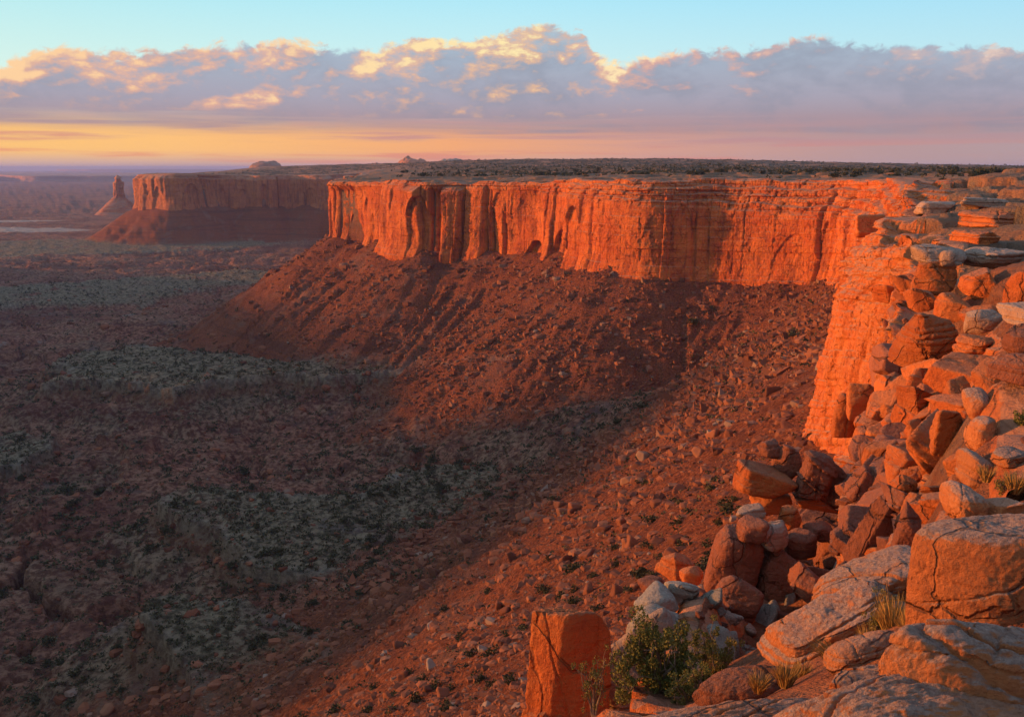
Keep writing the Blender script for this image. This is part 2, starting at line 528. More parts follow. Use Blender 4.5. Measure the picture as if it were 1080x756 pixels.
BENCHES = [(-219., flat_at(-219., [(52, 404), (95, 399), (180, 411), (228, 399), (300, 393), (330, 397), (400, 393), (462, 401), (520, 416), (560, 427), (612, 430), (655, 438), (730, 446), (760, 420), (640, 404), (500, 388), (300, 377), (140, 364), (66, 374)]), .42),
           (-231., flat_at(-231., [(162, 529), (200, 547), (236, 563), (262, 592), (330, 606), (400, 578), (480, 562), (565, 540), (610, 500), (560, 484), (470, 488), (420, 500), (372, 520), (300, 522), (240, 513), (180, 514)]), .45),
           (-212., flat_at(-212., [(143, 648), (152, 668), (182, 702), (214, 756), (228, 830), (360, 830), (350, 700), (318, 655), (262, 640), (190, 618), (160, 626)]), .6),
           (-243., flat_at(-243., [(-60, 470), (20, 452), (60, 462), (20, 492), (-60, 500)]), .4),
           (-246., flat_at(-246., [(-80, 330), (60, 318), (150, 322), (205, 306), (290, 296), (330, 288), (250, 284), (100, 296), (-80, 306)]), .35),
           (-254., flat_at(-254., [(-90, 275), (90, 268), (240, 262), (300, 256), (150, 250), (-90, 256)]), .3)]


def poly_sd(x, y, pts):
    n = len(pts)
    best = np.full(x.shape, 1e30)
    ins = np.zeros(x.shape, bool)
    for i in range(n):
        ax, ay = pts[i]
        bx, by = pts[(i + 1) % n]
        ex, ey = bx - ax, by - ay
        t = np.clip(((x - ax) * ex + (y - ay) * ey) / (ex * ex + ey * ey), 0, 1)
        best = np.minimum(best, (x - ax - t * ex) ** 2 + (y - ay - t * ey) ** 2)
        if ay != by:
            ins ^= ((ay > y) != (by > y)) & (x < ex * (y - ay) / ey + ax)
    return np.where(ins, -1, 1) * np.sqrt(best)


LAST = {}


def land(x, y, full=False):
    x = np.asarray(x, float)
    y = np.asarray(y, float)
    r = np.hypot(x, y)
    d, s, bi = rim_query(x, y)
    idx = np.arange(len(RIMS))
    zb = np.interp(bi, idx, RIMS[:, 2])
    inset = np.interp(bi, idx, RIMS[:, 3])
    do = np.maximum(d, 0)
    # canyon floor: benches and washes
    wx, wy = x + 30 * fbm(x / 140, y / 140, 0, 3), y + 30 * fbm(x / 140, y / 140, 5, 3)
    far = np.clip(1.2 - r / 3800, .12, 1)
    near = sm(r, 60, 330)
    wash = np.abs(fbm(wx / 210, wy / 210, 12.5, 4, .5))
    zf = S_FLOOR(x, y) - near * far * (9 * np.exp(-(wash / .035) ** 2) + 5 * np.exp(-(np.abs(fbm(wx / 95, wy / 95, 15.5, 4, .5)) / .03) ** 2)) + near * far * (fbm(wx / 220, wy / 220, 1, 6, .55) * 34 - 12 * sm(fbm(wx / 330, wy / 330, 7.7, 3, ridge=True), .45, .95))
    zt, fr = terrace(zf, 15.0, fbm(x / 60, y / 60, 9, 5, .6) * 9, .11)
    kf = .75 * near * sm(fbm(x / 240, y / 240, 4.4, 3), -.22, .15)
    zf = zf * (1 - kf) + zt * kf
    rise = (1 - np.abs(2 * fr - 1)) * kf * .6
    green = np.zeros(x.shape)
    rimc = np.zeros(x.shape)
    LAST['rim'] = rimc
    mb = (r > 180) & (r < 4500)
    xm, ym, rm = x[mb], y[mb], r[mb]
    w1 = np.clip(rm / 900, .5, 2.5)
    xw = xm + w1 * (34 * fbm(xm / 80, ym / 80, 31, 5, .65) + 6 * fbm(xm / 14, ym / 14, 33, 3))
    yw = ym + w1 * (34 * fbm(xm / 80, ym / 80, 41, 5, .65) + 6 * fbm(xm / 14, ym / 14, 43, 3))
    for bz, pts, sl in BENCHES:
        sd_ = poly_sd(xw, yw, pts)
        spur = fbm(xm / 34, ym / 34, 51, 4, ridge=True) * 11 * sm(sd_, 5, 40)
        zb_ = bz + 2.5 * fbm(xm / 40, ym / 40, 57, 3) - sm(sd_, -1.2, 1.2) * 9 - sm(sd_, 7, 9) * 4 - np.maximum(sd_, 0) * sl + spur
        zb_ = zb_ - 4.5 * sm(sd_, -14, -9) * (1 - sm(sd_, -9, 0)) * 0
        up_ = zb_ > zf[mb]
        zf[mb] = np.where(up_, zb_, zf[mb])
        fr[mb] = np.where(up_, np.where(sd_ < -1, 1.0, .5), fr[mb])
        rise[mb] = np.where(up_, np.exp(-((sd_ - 5) / 6) ** 2), rise[mb])
        rimc[mb] = np.where(up_, np.exp(-((sd_ + 4) / 5) ** 2), rimc[mb])
        green[mb] = np.maximum(green[mb], np.where(up_, sm(sd_, 12, -4) + .45 * sm(sd_, 90, 10), 0))
    # talus aprons
    g = np.where(do < 215, .66 * do, 142 + .38 * (do - 215))
    gw = .8 * fbm(do / 90, s / 110, 3, 2)
    gul = .58 * fbm(s / 44 + gw, do / 420, 2.0, 3, ridge=True) + .42 * fbm(s / 15 + 2 * gw, do / 160, 5.0, 3, ridge=True)
    amp = 9 * sm(do, 4, 110) * np.clip(r / 500, .25, 2.6)
    cone = fbm(s / 85, 0 * s, 6.0, 3) * 16 * sm(do, 60, 0) * np.clip(r / 700, .1, 1)
    zs = zb - g + (gul - .55) * amp + cone + fbm(x / 22, y / 22, 3, 4) * 3.0 * np.clip(r / 400, .3, 1) * sm(do, 2, 30)
    k = 10.0
    h = np.clip(.5 + .5 * (zs - zf) / k, 0, 1)
    zo = zf * (1 - h) + zs * h + k * h * (1 - h)
    zo = zo + (fbm(x / 30, y / 30, 1.5, 6, .62) * 5.5 + fbm(x / 5, y / 5, 7, 4, .6) * 1.1) * np.clip(r / 300, .2, 1)
    # plateau inside the rim
    t = sm(-d, .4 * inset, .7 * inset)
    z = zo.copy()
    k = t > 0
    zp, pf = plateau(x[k], y[k])
    z[k] = zo[k] * (1 - t[k]) + (zp - .05) * t[k]
    if not full:
        return z
    return z, d, h * (1 - t), t, green, rise, gul


# ------------------------------------------------------------------ materials of the setting
def attr(N, name):
    return N.node('ShaderNodeAttribute', attribute_name=name).outputs['Fac']


def new_mat(name, rough=.9, spec=.15):
    m = bpy.data.materials.new(name)
    m.use_nodes = True
    N = NT(m.node_tree)
    b = m.node_tree.nodes['Principled BSDF']
    b.inputs['Roughness'].default_value = rough
    b.inputs['Specular IOR Level'].default_value = spec
    return m, N, b


def bump(N, b, h, strength, dist):
    n = N.node('ShaderNodeBump')
    n.inputs['Strength'].default_value = strength
    n.inputs['Distance'].default_value = dist
    N.put(n.inputs['Height'], h)
    N.l.new(n.outputs[0], b.inputs['Normal'])


def mat_terrain():
    m, N, b = new_mat('desert_ground', .95, .08)
    p = N.node('ShaderNodeTexCoord').outputs['Object']
    n1 = N.noise(p, .012, 6, .6)
    n2 = N.noise(p, .09, 6, .65)
    n3 = N.noise(p, .7, 8, .75)
    n6 = N.noise(p, .19, 7, .72)
    x, y, z = N.sep(p)
    bed = N.noise(N.vec(N.m('MULTIPLY', x, .004), N.m('MULTIPLY', y, .004), N.m('MULTIPLY', z, .16)), 1.0, 5, .6)
    red = N.mix(N.step(n6, .41, .60), (.125, .058, .043, 1), (.37, .185, .130, 1))
    red = N.mix(N.m('MULTIPLY', N.step(bed, .45, .62), .6), red, (.10, .036, .032, 1))
    grey = N.mix(N.step(n6, .40, .60), (.070, .066, .044, 1), (.28, .24, .17, 1))
    bench = attr(N, 'bench')
    fm = N.m('MULTIPLY', N.m('ADD', N.m('MULTIPLY', bench, .5), .42, clamp=True), N.step(N.m('ADD', N.m('ADD', N.m('MULTIPLY', n1, .6), N.m('MULTIPLY', n6, .4)), N.m('MULTIPLY', bench, .13)), .47, .62))
    c = N.mix(fm, red, grey)
    # pale clay and lavender shale patches
    n4 = N.noise(p, .022, 5, .6, .6)
    c = N.mix(N.m('MULTIPLY', N.step(n4, .60, .70), .5), c, (.16, .135, .135, 1))
    n5 = N.noise(N.vadd(p, (300.0, 90.0, 0.0)), .02, 6, .6, .8)
    c = N.mix(N.m('MULTIPLY', N.step(n5, .645, .70), .6), c, (.25, .235, .22, 1))
    tal = attr(N, 'talus')
    tcol = N.mix(N.step(n3, .40, .60), (.13, .040, .024, 1), (.32, .105, .052, 1))
    tcol = N.mix(N.m('MULTIPLY', N.step(n6, .5, .66), .5), tcol, (.12, .050, .036, 1))
    tcol = N.mix(N.m('MULTIPLY', N.step(n1, .52, .68), .45), tcol, (.16, .085, .07, 1))
    tcol = N.mix(N.m('MULTIPLY', N.step(bed, .50, .60), .45), tcol, (.10, .042, .036, 1))
    tcol = N.mix(N.m('MULTIPLY', N.step(n4, .54, .66), .35), tcol, (.22, .14, .115, 1))
    c = N.mix(tal, c, tcol)
    c = N.mix(N.m('MULTIPLY', attr(N, 'ledge'), .6), c, N.mix(n2, (.22, .085, .048, 1), (.12, .05, .036, 1)))
    pl = attr(N, 'plateau')
    nrock = N.mix(N.step(n3, .4, .6), (.40, .17, .10, 1), (.30, .11, .065, 1))
    nrock = N.mix(N.m('MULTIPLY', N.step(n2, .5, .6), .5), nrock, (.42, .27, .21, 1))
    pcol = N.mix(N.step(n2, .4, .62), (.38, .19, .115, 1), (.27, .20, .155, 1))
    pcol = N.mix(N.m('MULTIPLY', attr(N, 'scrub'), N.m('MULTIPLY', N.step(n2, .36, .52), N.step(n1, .36, .50))), pcol, (.050, .050, .030, 1))
    pcol = N.mix(attr(N, 'close'), pcol, nrock)
    c = N.mix(pl, c, pcol)
    c = N.mix(N.m('MULTIPLY', attr(N, 'clay'), .8), c, (.40, .37, .34, 1))
    N.put(b.inputs['Base Color'], c)
    h = N.m('ADD', N.m('MULTIPLY', N.noise(p, .35, 8, .65), 1.0), N.m('MULTIPLY', n3, .4))
    bump(N, b, h, 1.0, 3.0)
    return m


def crack_net(N, p, scale, width):
    """joints: a warped network of cell borders, broken up by a patch noise"""
    w = N.node('ShaderNodeVectorMath', operation='MULTIPLY_ADD')
    nz = N.node('ShaderNodeTexNoise')
    N.put(nz.inputs['Vector'], p)
    nz.inputs['Scale'].default_value = scale * 1.6
    nz.inputs['Detail'].default_value = 5
    N.put(w.inputs[0], nz.outputs['Color'])
    w.inputs[1].default_value = (.55 / scale,) * 3
    N.put(w.inputs[2], p)
    v = N.node('ShaderNodeTexVoronoi', feature='DISTANCE_TO_EDGE')
    N.put(v.inputs['Vector'], w.outputs[0])
    v.inputs['Scale'].default_value = scale
    return N.m('MULTIPLY', N.step(v.outputs['Distance'], width, width * .15), N.step(N.noise(p, scale * .8, 3, .5), .42, .56))


def mat_cliff(name, a, c2, dark, pale, streak=.6, k=1.0):
    m, N, b = new_mat(name, .85, .15)
    p = N.node('ShaderNodeTexCoord').outputs['Object']
    x, y, z = N.sep(p)
    v = N.vec(N.m('MULTIPLY', x, .11 * k), N.m('MULTIPLY', y, .11 * k), N.m('MULTIPLY', z, .012 * k))
    s1 = N.noise(v, 1.0, 7, .65, .6)
    v2 = N.vec(N.m('MULTIPLY', x, .5 * k), N.m('MULTIPLY', y, .5 * k), N.m('MULTIPLY', z, .03 * k))
    s2 = N.noise(v2, 1.0, 5, .6)
    n1 = N.noise(p, .03 * k, 6, .6)
    n2 = N.noise(p, .4 * k, 7, .68)
    bed = N.noise(N.vec(N.m('MULTIPLY', x, .01 * k), N.m('MULTIPLY', y, .01 * k), N.m('MULTIPLY', z, .45 * k)), 1.0, 4, .6)
    c = N.mix(N.step(n1, .35, .65), a, c2)
    c = N.mix(N.m('MULTIPLY', N.step(n2, .5, .72), .4), c, pale)
    up = attr(N, 'upper')
    c = N.mix(N.m('MULTIPLY', N.m('MULTIPLY', up, N.step(bed, .45, .62)), .45), c, pale)
    c = N.mix(N.m('MULTIPLY', N.m('SUBTRACT', 1.0, N.m('MULTIPLY', up, .7)), N.m('MULTIPLY', N.step(s1, .50, .62), streak)), c, dark)
    c = N.mix(N.m('MULTIPLY', N.step(s2, .53, .66), streak * .6), c, dark)
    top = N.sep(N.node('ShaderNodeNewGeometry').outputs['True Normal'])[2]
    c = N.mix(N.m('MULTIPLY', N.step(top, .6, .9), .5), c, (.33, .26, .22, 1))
    ln = N.noise(N.vec(N.m('MULTIPLY', x, .012 * k), N.m('MULTIPLY', y, .012 * k), N.m('MULTIPLY', z, .30 * k)), 1.0, 3, .5)
    c = N.mix(N.m('MULTIPLY', N.step(N.m('ABSOLUTE', N.m('SUBTRACT', ln, .5)), .022, .004), .28), c, dark)
    ck = crack_net(N, p, .085 * k, .035)
    c = N.mix(N.m('MULTIPLY', ck, .35), c, dark)
    N.put(b.inputs['Base Color'], c)
    h = N.m('ADD', N.noise(p, .5 * k, 8, .68), N.m('MULTIPLY', s2, .5))
    h = N.m('SUBTRACT', h, N.m('MULTIPLY', ck, .5))
    bump(N, b, h, 1.0, 2.0 / k)
    return m


M_GROUND = mat_terrain()
M_CLIFF = mat_cliff('red_sandstone_cliff', (.46, .098, .026, 1), (.60, .165, .042, 1), (.15, .036, .024, 1), (.60, .23, .085, 1))
M_CLIFF_FAR = mat_cliff('far_sandstone_cliff', (.42, .13, .055, 1), (.48, .17, .07, 1), (.17, .055, .04, 1), (.5, .23, .12, 1))
M_CLIFF_NEAR = mat_cliff('near_sandstone_cliff', (.50, .128, .038, 1), (.56, .18, .06, 1), (.25, .068, .038, 1), (.56, .26, .13, 1), .4, 3.0)


# ------------------------------------------------------------------ terrain: one sheet to the horizon
def build_terrain():
    azs = np.concatenate([np.linspace(-78, -35, 40)[:-1], np.linspace(-35, 35, 720), np.linspace(35, 78, 40)[1:]])
    lr = np.concatenate([np.linspace(math.log(1.0), math.log(150), 460)[:-1], np.linspace(math.log(150), math.log(1500), 640)[:-1], np.linspace(math.log(1500), math.log(6000), 200)[:-1],
                         np.linspace(math.log(6000), math.log(90000), 50)])
    A, L = np.meshgrid(np.radians(azs), lr, indexing='ij')
    r = np.exp(L)
    x, y = (np.sin(A) * r).ravel(), (np.cos(A) * r).ravel()
    y = y - .4
    z, d, tal, t, fr, rise, gul = land(x, y, True)
    rr = np.hypot(x, y)
    bench = np.clip(fr, 0, 1)
    scrub = sm(rr, 500, 1500) * .9 + .1
    scrub = np.clip(scrub * (1.0 - .85 * sm(-d, 260, 60)), 0, 1)
    fp = .27 * LAST['rim'] * sm(fbm(x / 25, y / 25, 61, 3), -.35, .2)
    mf = rr > 2200
    for bz, pts in ((-262., [(-90, 240.5), (60, 241.5), (112, 244), (60, 246.5), (-90, 247)]), (-262., [(-90, 232), (40, 233), (70, 234.5), (-90, 236)]), (-250., [(205, 322), (260, 310), (300, 300), (310, 303), (250, 318), (200, 330)])):
        fp[mf] = np.maximum(fp[mf], sm(poly_sd(x[mf] + 40 * fbm(x[mf] / 300, y[mf] / 300, 3, 3), y[mf] + 90 * fbm(x[mf] / 300, y[mf] / 300, 9, 4), flat_at(bz, pts)), 12, -25))
    o = mesh_obj('ground', np.stack([x, y, z], 1), grid_faces(len(azs), len(lr))[:, ::-1], M_GROUND,
                 attrs={'bench': bench, 'talus': tal, 'plateau': t, 'ledge': rise * (1 - tal), 'scrub': scrub, 'close': sm(rr, 110, 60), 'clay': fp})
    return tag(o, 'canyon floor with red washes, grey benches, talus aprons and the mesa top', 'ground', kind='structure')


ground = build_terrain()


# ------------------------------------------------------------------ the walls of the canyon
def build_cliff(name, a, mat, nrow, px, label, seed=0, wcol=(30., 9.5), scd=900., scmin=.07, nst=4):
    s = np.concatenate([[0], np.cumsum(np.hypot(*np.diff(a[:, :2], axis=0).T))])
    q = [s[0]]
    while q[-1] < s[-1]:
        cx, cy = np.interp(q[-1], s, a[:, 0]), np.interp(q[-1], s, a[:, 1])
        q.append(q[-1] + max(.10, px / 950 * math.hypot(cx, cy)))
    q = np.minimum(np.array(q), s[-1])
    V = np.stack([np.interp(q, s, a[:, j]) for j in range(8)], 1)
    n = len(q)
    # smoothed outward normals
    dxy = np.gradient(V[:, :2], axis=0)
    nr = np.stack([dxy[:, 1], -dxy[:, 0]], 1)
    k = 25
    pad = np.pad(nr, ((k, k), (0, 0)), mode='edge')
    cs = np.cumsum(np.pad(pad, ((1, 0), (0, 0))), axis=0)
    nr = (cs[2 * k + 1:] - cs[:-2 * k - 1])
    nr /= np.linalg.norm(nr, axis=1)[:, None]
    dist = np.hypot(V[:, 0], V[:, 1])
    sc = np.clip(dist / scd, scmin, 1)              # features shrink towards the near rim
    inset, Kw, kf, colamp, blk, zb = V[:, 3], V[:, 4], V[:, 5], V[:, 6], V[:, 7], V[:, 2]
    ztop = plateau(V[:, 0] - nr[:, 0] * inset, V[:, 1] - nr[:, 1] * inset)[0]
    if a.shape[1] > 8:
        ztop = zb + np.interp(q, s, a[:, 8])
    kk = 9
    ztop = np.convolve(np.pad(ztop, kk, mode='edge'), np.ones(2 * kk + 1) / (2 * kk + 1), 'valid')
    H = ztop - zb
    drop = 14 * sc + .12 * H
    t = np.linspace(0, 1, nrow)[None]
    z = ztop[:, None] - t * (H + drop)[:, None]
    Sg = (q - q[0])[:, None] + 0 * z
    scg = sc[:, None] + 0 * z
    # running coordinate in feature units so that columns scale with sc
    U = np.cumsum(np.diff(q, prepend=q[0]) / sc)[:, None] + 0 * z
    Zf = (z - ztop[:, None]) / sc[:, None]
    U2 = U + 16 * fbm(U / 210, Zf * 0, seed + 90, 2) + 4.0 * fbm(U / 60, Zf / 70, seed, 3) + .7 * fbm(U / 9, Zf / 12, seed + 3, 3)
    off = np.zeros_like(z)
    depthw = sm(Zf, -2, -14)                       # columns fade out at the very top
    for lv, (w, cd, cw, ca, tilt, arch) in enumerate([(wcol[0] * 2.3, 15, 2.2, 9, 12, 0), (wcol[0], 11.0, 1.6, 4.2, 9.0, 6.5), (wcol[1], 1.5, .5, .9, 1.6, 2.4), (wcol[1] * .37, .4, .3, .3, .5, .7)]):
        db, cid, loc, bid = vor1(U2 / w + 13.7 * lv, seed + lv)
        hb = hash1(bid, seed + 31 + lv)
        cr = np.exp(-(db * w / (cw * (.5 + hb))) ** 2) * cd * np.where(hb > .5, hb, .10)
        o = (hash1(cid, seed + 5 + lv) - .5) * 2 * ca + loc * (hash1(cid, seed + 9 + lv) - .5) * 2 * tilt - cr
        if arch:                                   # spalled arches: the rock above the arch overhangs
            za = -(.12 + .6 * hash1(cid, seed + 17 + lv)) * 95
            zz = za - (loc * 2) ** 2 * w * .9
            on = hash1(cid, seed + 23 + lv) > .45
            o = o - np.where(on, arch * sm(zz - Zf, 0, 2.0), 0)
        gate = 1.0 if lv < 2 else sm(fbm(U / 48, Zf / 90, seed + 80 + lv, 3), .0, .25)
        off += gate * o * colamp[:, None] * depthw * np.clip(.7 + 2.2 * fbm(U / (60 if lv > 1 else 130), Zf / 200, seed + 70 + lv, 2), .0, 1.5)
    # bedding layers cut by joints
    kz = kf[:, None] * H[:, None]
    inK = sm(z, ztop[:, None] - kz - 2 * scg, ztop[:, None] - kz + 2 * scg)
    zw = z + scg * 1.5 * fbm(U / 70, Zf / 60, seed + 6, 2)
    for hl, wl, amp in ((5.2, 17., 2.3), (2.2, 7.0, .9)):
        dl, lid, _, _ = vor1(zw / (hl * scg) + 3.3, seed + 41)
        jb, jid, jl, _ = vor1(U2 / (wl * (.5 + hash1(lid, 3))) + hash1(lid, seed + 51) * 97, seed + 43)
        key = lid * 7919 + jid
        o = (hash1(lid, seed + 61) - .5) * 2.2 * amp + (hash1(key, seed + 63) - .5) * 1.6 * amp
        o -= amp * .9 * np.exp(-(jb * wl / .45) ** 2) + amp * .7 * np.exp(-(dl * hl / .28) ** 2)
        off += o * np.clip(inK * .6 + blk[:, None] * .75 + .16, 0, 1)
    # stepped upper ledges
    f = np.clip((z - (ztop[:, None] - kz)) / np.maximum(kz, .1), 0, 1)
    fw = f * nst + .9 * fbm(U / 60, Zf * 0, seed + 8, 3)
    st = np.clip((np.floor(fw) + sm(fw - np.floor(fw), .80, 1.0)) / nst, 0, 1)
    off = off * scg
    off -= Kw[:, None] * np.where(f > 0, .25 * f + .75 * st, 0) * (f > 0)
    off += (ztop[:, None] - z) * (.055 + .08 * sm(V[:, 1], 60, 130) * sm(V[:, 1], 330, 240))[:, None]
    off += 5 * scg * np.where(dist[:, None] < 400, .3, 1) * sm(z, zb[:, None] + .12 * H[:, None], zb[:, None] - .1 * H[:, None])
    off += scg * (fbm(U / 24, Zf / 30, seed + 1, 4) * 3.0 * (.4 + colamp[:, None] * .6) + fbm(U / 5, Zf / 6, seed + 2, 4) * .8 + fbm(U / 1.6, Zf / 1.6, seed + 7, 2) * .25)
    # cap rows running back over the plateau
    ncap = 9
    tc = np.linspace(1, 0, ncap + 1)[:-1][None]
    inw = (off[:, :1] * (1 - tc) + (-inset * 1.15)[:, None] * tc)
    cx = V[:, :1] + nr[:, :1] * inw
    cy = V[:, 1:2] + nr[:, 1:2] * inw
    zp = plateau(cx.ravel(), cy.ravel())[0].reshape(cx.shape)
    mixw = tc ** .7
    cz = zp * mixw + ztop[:, None] * (1 - mixw) + .25 * scg[:, :1] - .8 * scg[:, :1] * (tc > .99)
    X = np.concatenate([cx, V[:, :1] + nr[:, :1] * off], 1)
    Y = np.concatenate([cy, V[:, 1:2] + nr[:, 1:2] * off], 1)
    Z = np.concatenate([cz, z], 1)
    upper = np.concatenate([np.ones_like(cz), np.clip(inK + blk[:, None] * .6, 0, 1)], 1)
    o = mesh_obj(name, np.stack([X, Y, Z], -1).reshape(-1, 3), grid_faces(n, nrow + ncap), mat, attrs={'upper': upper})
    return tag(o, label, 'cliff', kind='structure')


def near_i(k):
    """index in RIMS of the k-th surveyed rim point"""
    return int(np.argmin(np.hypot(*(RIMS[:, :2] - RIM[k, :2]).T)))


iA, iE = near_i(14), near_i(31)
build_cliff('mesa_cliff_far', RIMS[:iA + 1], M_CLIFF_FAR, 90, 1.1, 'far red mesa wall, mostly shaded, its left end catching the low sun', 100, (46., 15.))
build_cliff('mesa_cliff', RIMS[iA:iE + 1], M_CLIFF, 190, .7, 'long sunlit red sandstone cliff with dark vertical cracks across the canyon', 0)
build_cliff('rim_cliff', RIMS[iE:near_i(45) + 1], M_CLIFF_NEAR, 190, .9, 'near sunlit canyon wall of stacked ledges dropping below the rim', 200, (50., 17.), 480., .12)
# the broken inner wall between the prow and the big boulder: foot line, foot and top heights, width of its steps
WALL = np.array([[25, 53, -13.5, 2.5, 5, 1, .2, .7, 5.4], [21.2, 49.5, -14.6, 2.5, 6, 1, .2, .7, 6.4], [18.8, 46, -15.2, 2.5, 6.5, 1, .2, .7, 7.2], [15.4, 37.5, -15.0, 2.2, 6.5, 1, .2, .7, 7.6],
                 [12.9, 30, -13.3, 2.0, 5.5, 1, .2, .7, 6.6], [10.6, 24, -11.4, 1.6, 4.2, 1, .2, .7, 5.0], [8.7, 19, -9.2, 1.3, 2.8, 1, .2, .7, 3.4], [7.2, 15, -7.2, 1.0, 1.8, 1, .2, .7, 2.0]])
build_cliff('rock_wall', chaikin(WALL, 2), M_CLIFF_NEAR, 170, 1.0, 'broken orange sandstone wall stepping up to the rim behind the big boulder', 260, (40., 14.), 200., .2, 5)
dg0 = bpy.context.evaluated_depsgraph_get()


def cast(o, dv, far=5e3):
    hit, loc, *_ = SC.ray_cast(dg0, Vector(o), Vector(dv).normalized())
    if not hit:
        return None
    return loc if (loc - Vector(o)).length < far else None


# ------------------------------------------------------------------ other mesas, buttes and ridges
def build_mesa(name, pts, ztop, zbase, zfoot, run, mat, step, nrow, label, seed, topvar=0, cols=1.0, slope_mat=None):
    """free-standing mesa: closed outline, cliff from ztop to zbase, apron of talus down to zfoot"""
    a = np.array(pts + [pts[0]], float)
    for _ in range(2):
        q, r_ = .75 * a[:-1] + .25 * a[1:], .25 * a[:-1] + .75 * a[1:]
        a = np.stack([q, r_], 1).reshape(-1, 2)
        a = np.concatenate([a, a[:1]])
    s = np.concatenate([[0], np.cumsum(np.hypot(*np.diff(a, axis=0).T))])
    q = np.linspace(0, s[-1], max(40, int(s[-1] / step)) + 1)[:-1]
    V = np.stack([np.interp(q, s, a[:, j]) for j in (0, 1)], 1)
    dv = np.roll(V, -3, 0) - np.roll(V, 3, 0)
    nr = np.stack([dv[:, 1], -dv[:, 0]], 1)
    nr /= np.linalg.norm(nr, axis=1)[:, None]
    area = .5 * np.sum(V[:, 0] * np.roll(V[:, 1], -1) - np.roll(V[:, 0], -1) * V[:, 1])
    if area < 0:
        nr = -nr
    H = ztop - zbase
    zt = ztop + topvar * fbm(V[:, 0] / 260, V[:, 1] / 260, seed, 4)
    cen = V.mean(0)
    rows, up = [], []
    for k in (0, .35, .7, .93):                          # the top, out from the middle
        p_ = cen + (V - cen) * k
        rows.append(np.column_stack([p_, zt * k + (1 - k) * (ztop + topvar * .2) + H * .015 * fbm(p_[:, 0] / (H * 2), p_[:, 1] / (H * 2), seed + 3, 3)]))
        up.append(1)
    U = q / H * 3
    for t in np.linspace(0, 1, nrow):
        z = zt + (zbase - zt) * t
        off = H * .06 * t
        db, cid, loc, bid = vor1(U / 1.1 + .35 * fbm(U, t * 3, seed, 2), seed + 1)
        dep = sm(t, .02, .15)
        off = off + H * cols * dep * (.10 * (hash1(cid, seed) - .5) + .12 * loc * (hash1(cid, seed + 2) - .5) - .10 * hash1(bid, seed + 4) * np.exp(-(db / .09) ** 2)) + H * .10 * fbm(U / 2.5, t * 2, seed + 5, 4) + H * .3 * fbm(U / 9, t * 0, seed + 6, 2)
        off = off - H * .08 * np.floor((1 - t) * 1.25) * 1
        rows.append(np.column_stack([V + nr * off[:, None], z]))
        up.append(float(t < .2))
    base_off = off
    for t in np.linspace(.06, 1, 26):
        w = t ** 1.12
        z = zbase + (zfoot - zbase) * w ** .9
        bench = fbm(U / 2.2, t * 1.5, seed + 7, 4, ridge=True)
        off = base_off + run * t + H * .22 * (bench - .5) * sm(t, 0, .5)
        rows.append(np.column_stack([V + nr * off[:, None], z + H * .05 * fbm(U * 2, t * 14, seed + 9, 3)]))
        up.append(0.0)
    A = np.stack(rows, 0)
    n = len(V)
    A = np.concatenate([A, A[:, :1]], 1)
    F = grid_faces(A.shape[0], n + 1)
    if area > 0:
        F = F[:, ::-1]
    o = mesh_obj(name, A.reshape(-1, 3), F, mat, attrs={'upper': np.repeat(up, n + 1)})
    return tag(o, label, 'mesa', kind='structure')


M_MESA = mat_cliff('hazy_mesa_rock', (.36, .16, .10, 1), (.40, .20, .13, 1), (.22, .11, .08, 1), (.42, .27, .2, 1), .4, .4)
M_PALE = mat_cliff('pale_dome_rock', (.46, .32, .24, 1), (.5, .36, .28, 1), (.3, .2, .15, 1), (.55, .42, .34, 1), .3, .4)
M_RED = mat_cliff('red_dome_rock', (.56, .20, .09, 1), (.60, .25, .12, 1), (.36, .12, .06, 1), (.6, .3, .17, 1), .3, .4)


def xy(px, Y):
    v = at(px, 178, Y)
    return (float(v[0]), float(v[1]))


# unseen mesas added beyond the left edge, heights set to shade the valley
build_mesa('shade_mesa', [(-1620, 2250), (-1540, 1900), (-1640, 1650), (-1570, 1420), (-1720, 1260), (-2400, 1200), (-4200, 1300), (-3600, 1900), (-2400, 2350)],
           -72, -150, -262, 300, M_CLIFF_FAR, 14, 40, 'unseen low red mesa added on the sunset side to shade the canyon floor', 300, 22)
build_mesa('shade_mesa', [(-1640, 1190), (-1560, 1020), (-1620, 860), (-1600, 560), (-1500, 330), (-1640, 60), (-1540, -500), (-2300, -900), (-4200, -400), (-4300, 800), (-2600, 1130)],
           6, -120, -262, 280, M_CLIFF_FAR, 14, 40, 'unseen high red mesa added on the sunset side to shade the near slope', 305, 24)
